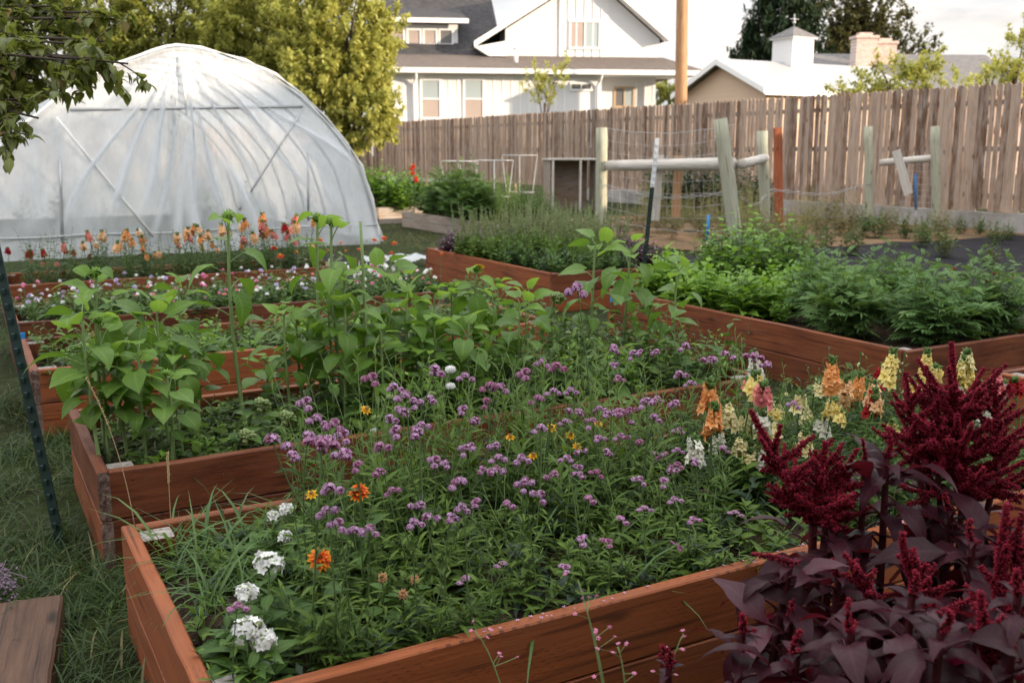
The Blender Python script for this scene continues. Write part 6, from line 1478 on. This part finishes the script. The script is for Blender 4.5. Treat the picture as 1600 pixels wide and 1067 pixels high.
P = scatter(26000, lambda n: np.stack([rng.uniform(-3, 9, n), rng.uniform(12.5, 24, n), np.zeros(n)], -1)); a_ = P @ E1; b_ = P @ E2; P = P[~((a_ > 6.2) & (b_ < 10.8)) & ~((a_ > 9.3) & (rng.random(len(P)) < .8)) & ~((a_ > 7.4) & (a_ < 9.2) & (b_ > 13.8))]; blades('grass', 'rough grass behind the raised beds', clumpy(P, 1.3, .05), .2, ['olive'])
n = 420; P = ab(0, 0) + rng.uniform(.42, .95, n)[:, None] * E1 + rng.uniform(2.35, 2.93, n)[:, None] * E2; P[:, 2] = .28; blades('grass', 'bright long grass at the left end of the nearest bed', P, .26, ['grassbright'])
n = 1500; P = rng.uniform(.42, 3.3, n)[:, None] * E1 + rng.uniform(3.62, 4.45, n)[:, None] * E2; P[:, 2] = .27; blades('grass', 'grass growing under the sunflowers', P, .2, ['grassblade'])
n = 260; P = rng.uniform(.5, 3.3, n)[:, None] * E1 + rng.uniform(1.95, 2.9, n)[:, None] * E2; P[:, 2] = .28; blades('grass', 'scattered grass blades in the nearest bed', P, .3, ['grassbright'])
# tall single grass stalks with seed heads
for u0, v0, u1, v1, Y, lab in ((135, 592, 212, 830, 2.95, 'tall dry grass stalk with a seedhead, arching at the bed corner'), (262, 708, 268, 830, 2.85, 'short upright dry grass seedhead above the nearest bed')):
    a, b = at(u0, v0, Y), at(u1, v1, Y); b2 = np.array([b[0], b[1], .28]); mb = MB(); pts = bez((0, 0, 0), ((a - b2)[0] * .2, 0, (a - b2)[2] * .6), a - b2, 12); tube(mb, pts, np.linspace(.0016, .0008, 12), 4)
    n = 40; t = np.linspace(.62, 1, n); c = np.array([np.interp(t, np.linspace(0, 1, 12), pts[:, i]) for i in range(3)]).T; dd = nrm(np.stack([np.where(np.arange(n) % 2, .5, -.5), rng.normal(0, .3, n), np.ones(n)], -1)); inst(mb, OCTA, basis(np.cross(dd, rand_unit(n)), dd) * np.array([.0022, .0022, .007]), c + dd * .002, None, 0)
    o = mb.build('grass_stalk', M['straw']); o.location = b2; tag(o, lab, 'grass stalk')
# wiry pink weeds in front of the nearest bed
for i, (u0, v0, u1, v1, Y, lab) in enumerate(((742, 985, 800, 1080, 1.8, 'wiry weed with tiny pink flowers, leftmost in front of the board'), (903, 905, 950, 1080, 1.85, 'tallest wiry weed with tiny pink flowers in front of the board'), (912, 940, 955, 1085, 1.8, 'wiry weed entwined with the tallest pink flowered one'), (1068, 990, 1030, 1080, 1.75, 'thin pink flowered weed right of the tallest one'), (965, 1010, 985, 1085, 1.7, 'short wiry pink weed by the amaranth seedling'))):
    a, b = at(u0, v0, Y), at(u1, v1, Y); b2 = np.array([b[0] + (b[0] - a[0]) * .6, b[1], 0.]); rt = empty('pink_weed', b2); mb = MB(); pts = bez((0, 0, 0), (b - b2) * (1, 1, 1.1), a - b2, 12); tube(mb, pts, np.linspace(.0022, .001, 12), 4, 0); fl = []
    for k in range(9):
        t = rng.uniform(.45, 1); c = np.array([np.interp(t, np.linspace(0, 1, 12), pts[:, j]) for j in range(3)]); e = c + np.array([rng.normal(0, .018), rng.normal(0, .012), rng.uniform(.008, .025)]); tube(mb, [c, e], .0006, 3, 0, False); fl.append(e)
    mb.build('stem', M['stempale'], rt); mb = MB(); fl = np.array(fl); n = len(fl); inst(mb, STAR, basis(rand_unit(n), (0, 0, 1)) * .0055, fl, None, 0); inst(mb, OCTA, basis(rand_unit(n), (0, 0, 1)) * .0028, fl, None, 0); mb.build('blossom', M['tinypink'], rt); tag(rt, lab, 'weed', 'wiry pink weeds')
# bunch of dried lavender at the end of the timber
mb = MB(); n = 60; base = np.array([-1.6, 2.93, .1])
for k in range(26):
    a = rng.normal(0, .03, 3); e = np.array([-.12, .12, .0]) * rng.uniform(.5, 1.3) + rng.normal(0, .025, 3); tube(mb, [a * (1, 1, .3), e * (1, 1, .2) + (0, 0, .03)], .0013, 4, 0, False)
n = 160; pos = np.array([-.08, .08, .02]) * rng.uniform(-.3, 1.4, (n, 1)) + rng.normal(0, .022, (n, 3)); inst(mb, OCTA, basis(rand_unit(n), (0, 0, 1)) * np.array([.005, .008, .005]), pos, None, 0)
M['driedlav'] = plain_mat('dried_flowers', (.2, .15, .19), .9, .1, .4, 60); o = mb.build('dried_bunch', [M['driedlav'], M['straw']]); o.location = base; tag(o, 'bunch of dried grey lavender lying at the end of the timber', 'dried flowers')

# ------------------------------------------------------------------ trees
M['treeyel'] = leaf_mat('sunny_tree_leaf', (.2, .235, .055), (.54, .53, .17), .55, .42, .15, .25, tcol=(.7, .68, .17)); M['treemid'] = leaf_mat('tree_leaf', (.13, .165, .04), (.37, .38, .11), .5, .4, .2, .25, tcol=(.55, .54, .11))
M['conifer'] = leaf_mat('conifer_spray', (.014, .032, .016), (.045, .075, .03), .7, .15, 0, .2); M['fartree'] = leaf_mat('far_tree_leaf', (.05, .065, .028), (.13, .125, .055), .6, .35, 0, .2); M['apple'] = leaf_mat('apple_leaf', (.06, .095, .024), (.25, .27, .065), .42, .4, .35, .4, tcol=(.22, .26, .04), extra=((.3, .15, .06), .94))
def tree(name, base, th, tr, blobs, nsp, nlf, ln, mat, label, up=.5, T=SIMPLE, sl=.5, cat='tree', group=None, shell=.5):
    rt = empty(name, base); mb = MB(); base = np.asarray(base, float)
    tips = []; V = np.array([b[3] * b[4] * b[5] for b in blobs]); V = V / V.sum()
    for b, v in zip(blobs, V):
        c = np.array(b[:3]) - base; r = np.array(b[3:]); n = max(3, int(nsp * v)); d = rand_unit(n); rad = shell + (1 - shell) * rng.random(n) ** .5; tips.append((c + d * r * rad[:, None], d))
        m = np.array([0, 0, th]); tube(mb, bez((0, 0, th * .6), (c[0] * .3, c[1] * .3, (th + c[2]) / 2), c, 6), np.linspace(tr * .6, tr * .25, 6), 6, 0, False)
        for q in (c + d * r * rad[:, None])[:max(4, n // 8)]: tube(mb, bez(c * .7 + np.array([0, 0, th]) * .3, c + (q - c) * .4, q, 5), np.linspace(tr * .28, tr * .06, 5), 5, 0, False)
    tube(mb, [(0, 0, 0), (0.02, 0, th * .5), (0, 0, th)], [tr * 1.15, tr, tr * .8], 10); mb.build('trunk', M['bark'], rt); mb = MB()
    for tp, d in tips:
        for q, dd in zip(tp, d):
            ax = nrm(dd * (1 - up) + np.array([0, 0, up]) + rng.normal(0, .2, 3)); L = sl * rng.uniform(.6, 1.3); t = rng.random(nlf); pos = q + ax * (L * (t - .4))[:, None] + rng.normal(0, L * .1, (nlf, 3)) * (1.15 - t)[:, None]
            ld = nrm(ax * .6 + rand_unit(nlf)); tt = np.clip(rng.normal(.5 + .25 * rng.normal(), .2, nlf), 0, 1); add_leaves(mb, T, pos, ld, ln * rng.uniform(.7, 1.2, nlf), 0, up=(0, 0, 1), tint=tt)
    mb.build('crown', M[mat], rt); return tag(rt, label, cat, group)
def pb(u, v, Y, rx, ry, rz): return (*at(u, v, Y), rx, ry, rz)
def gb(u, Y): q = at(u, 300, Y); return (q[0], Y, 0)
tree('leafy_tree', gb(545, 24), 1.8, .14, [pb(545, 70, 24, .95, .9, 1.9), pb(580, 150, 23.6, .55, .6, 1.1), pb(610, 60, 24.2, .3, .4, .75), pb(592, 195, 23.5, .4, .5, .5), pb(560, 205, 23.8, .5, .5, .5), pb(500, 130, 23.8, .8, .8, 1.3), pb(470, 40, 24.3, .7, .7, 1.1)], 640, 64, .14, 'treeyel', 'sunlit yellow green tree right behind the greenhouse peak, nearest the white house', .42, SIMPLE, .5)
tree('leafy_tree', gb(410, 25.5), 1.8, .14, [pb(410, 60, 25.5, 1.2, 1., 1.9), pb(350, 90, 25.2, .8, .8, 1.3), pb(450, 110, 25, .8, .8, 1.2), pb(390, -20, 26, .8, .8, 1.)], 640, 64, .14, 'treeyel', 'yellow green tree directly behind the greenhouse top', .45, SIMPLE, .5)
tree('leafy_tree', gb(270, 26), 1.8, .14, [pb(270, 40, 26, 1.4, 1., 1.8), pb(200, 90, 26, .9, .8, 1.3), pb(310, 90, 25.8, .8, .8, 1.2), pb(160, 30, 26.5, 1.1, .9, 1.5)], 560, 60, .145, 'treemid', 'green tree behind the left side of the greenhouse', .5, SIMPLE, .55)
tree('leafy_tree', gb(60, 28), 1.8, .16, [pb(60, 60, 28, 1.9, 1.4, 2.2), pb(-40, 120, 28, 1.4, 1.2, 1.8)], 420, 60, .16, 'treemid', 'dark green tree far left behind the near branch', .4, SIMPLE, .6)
# the near apple branch at upper left
ap = empty('apple_tree', (-4.9, 5.4, 0)); apb = np.array([-4.9, 5.4, 0]); mb = MB(); tube(mb, [(0, 0, 0), (.1, 0, .8), (.25, -.05, 1.7)], [.13, .1, .08], 10); tips = []
def limb(p0, p1, p2, r0, r1, n=8):
    pts = bez(np.array(p0) - apb, np.array(p1) - apb, np.array(p2) - apb, n); tube(mb, pts, np.linspace(r0, r1, n), 6, 0, False); return pts
trunk_top = np.array([-4.65, 5.35, 1.7])
ends = [at(130, 70, 5.0), at(200, 100, 4.8), at(60, 120, 4.9), at(20, 215, 4.6), at(80, 10, 5.3), at(190, 30, 5.2), at(10, 60, 5.1), at(140, -40, 5.4), at(40, 165, 4.7), at(100, 95, 4.7), at(-60, 90, 5), at(-30, 20, 5.2), at(165, 65, 5.1), at(215, -20, 5.5), at(-40, 180, 4.8), at(30, 95, 5.0), at(90, 50, 5.2), at(150, 20, 5.3), at(40, 40, 5.3), at(110, -10, 5.4), at(70, 80, 5.0), at(170, 95, 4.9), at(20, 130, 4.8), at(60, 185, 4.65)]
mb2 = MB()
for e in ends:
    pts = limb(trunk_top, (trunk_top + e) / 2 + (0, 0, .25), e, .028, .005, 12)
    for k in range(15):
        t = rng.uniform(.6, 1.); c = np.array([np.interp(t, np.linspace(0, 1, 12), pts[:, i]) for i in range(3)]); L = rng.uniform(.12, .3); d = nrm(rng.normal(0, 1, 3) * (1, 1, .6) + (0.35, -.1, -.15)); q = c + d * L; tube(mb, [c, c + d * L * .5 + (0, 0, .01), q], [.004, .003, .0015], 4, 0, False)
        n = 15; tt = rng.uniform(.15, 1.05, n); add_leaves(mb2, OVATE, c + d * (L * tt)[:, None] + rng.normal(0, .008, (n, 3)), nrm(d * .5 + rand_unit(n) + (0, 0, -.35)), .068 * rng.uniform(.7, 1.2, n), 0, up=(0, 0, 1))
mb.build('trunk', M['bark'], ap); mb2.build('crown', M['apple'], ap); tag(ap, 'near apple tree whose leafy branches hang in at the upper left', 'tree')
# right background
tree('conifer', gb(1215, 62), 3, .3, [pb(1215, 60, 62, 2.0, 1.8, 3.2), pb(1185, 90, 62, 1.5, 1.5, 1.6), pb(1235, 10, 62, 1.6, 1.5, 3.5), pb(1255, 80, 62, 1.5, 1.5, 2.)], 420, 40, .42, 'conifer', 'dark green conifer behind the cupola', .35, LANCE2, 1.1)
tree('leafy_tree', gb(1330, 66), 3, .3, [pb(1300, 30, 66, 2., 1.8, 2.2), pb(1360, 10, 66, 2.3, 2, 2.0), pb(1350, 70, 66, 2.6, 2, 1.5), pb(1430, 70, 65, 1.4, 1.3, 1.2), pb(1300, 85, 65, 1.7, 1.5, 1.2), pb(1400, 90, 65, 1.6, 1.3, .8)], 330, 36, .33, 'fartree', 'olive green tree behind the brick chimneys', .3, SIMPLE, 1.2)
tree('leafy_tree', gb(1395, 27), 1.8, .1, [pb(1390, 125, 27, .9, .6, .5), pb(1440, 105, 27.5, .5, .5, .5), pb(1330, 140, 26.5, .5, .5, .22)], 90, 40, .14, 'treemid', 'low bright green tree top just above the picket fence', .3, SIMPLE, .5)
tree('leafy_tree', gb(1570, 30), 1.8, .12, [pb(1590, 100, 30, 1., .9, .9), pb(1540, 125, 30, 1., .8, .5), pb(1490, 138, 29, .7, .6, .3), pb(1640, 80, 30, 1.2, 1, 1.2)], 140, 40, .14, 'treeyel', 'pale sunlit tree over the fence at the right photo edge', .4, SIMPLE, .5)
tree('young_tree', gb(850, 43), 3.4, .05, [pb(830, 125, 43, .5, .4, .7), pb(870, 120, 43, .5, .4, .6), pb(855, 150, 43, .7, .5, .4), pb(885, 100, 43, .2, .2, .3)], 50, 26, .16, 'treeyel', 'thin yellowish young tree in front of the white house', .6, SIMPLE, .45)
tree('leafy_tree', gb(1042, 58), 3, .12, [pb(1044, 148, 58, .7, .7, .7)], 30, 40, .25, 'treemid', 'small green tree between white house and utility pole', .3, SIMPLE, .7)
tree('leafy_tree', gb(655, 75), 5, .2, [pb(655, 5, 75, 1.6, 1.4, 1.0)], 50, 36, .3, 'fartree', 'tree top peeking over the roof of the white house', .4, SIMPLE, 1.)
# vines growing inside the greenhouse
VN = bush('tomato_vine', 1.3, .45, 18, 13, [PIN, OVATE], .2, ['stemgreen', 'phloxleaf', 'marigold'])
for i, (s, y) in enumerate(((-1.9, 1.2), (-.9, 1.1), (.3, 1.3), (1.3, 1.1), (2.1, 1.3), (-1.3, 2.6), (.9, 2.6))):
    p = GC + E1 * s + E2 * y; place(VN, p, None, rng.uniform(.6, .95), ['vine at the left end inside the greenhouse', 'vine left of centre inside the greenhouse', 'vine under the ridge inside the greenhouse', 'vine right of centre inside the greenhouse', 'vine at the right end inside the greenhouse', 'deeper vine on the left inside the greenhouse', 'deeper vine on the right inside the greenhouse'][i], 'vine', 'vines inside the greenhouse')

# petals fallen on the front board of the nearest bed
n = 46; aa = rng.uniform(.9, 3.2, n); bb = rng.uniform(1.884, 1.917, n); P = aa[:, None] * E1 + bb[:, None] * E2; P[:, 2] = .3615
mb = MB(); inst(mb, star_t(4, 1., .3, .8), basis(rand_unit(n) * (1, 1, .1), (0, 0, 1)) * rng.uniform(.003, .006, (n, 1, 1)), P, None, 0); tag(mb.build('fallen_petals', M['verb']), 'tiny lilac petals fallen on the front board of the nearest bed', 'petals', kind='stuff')
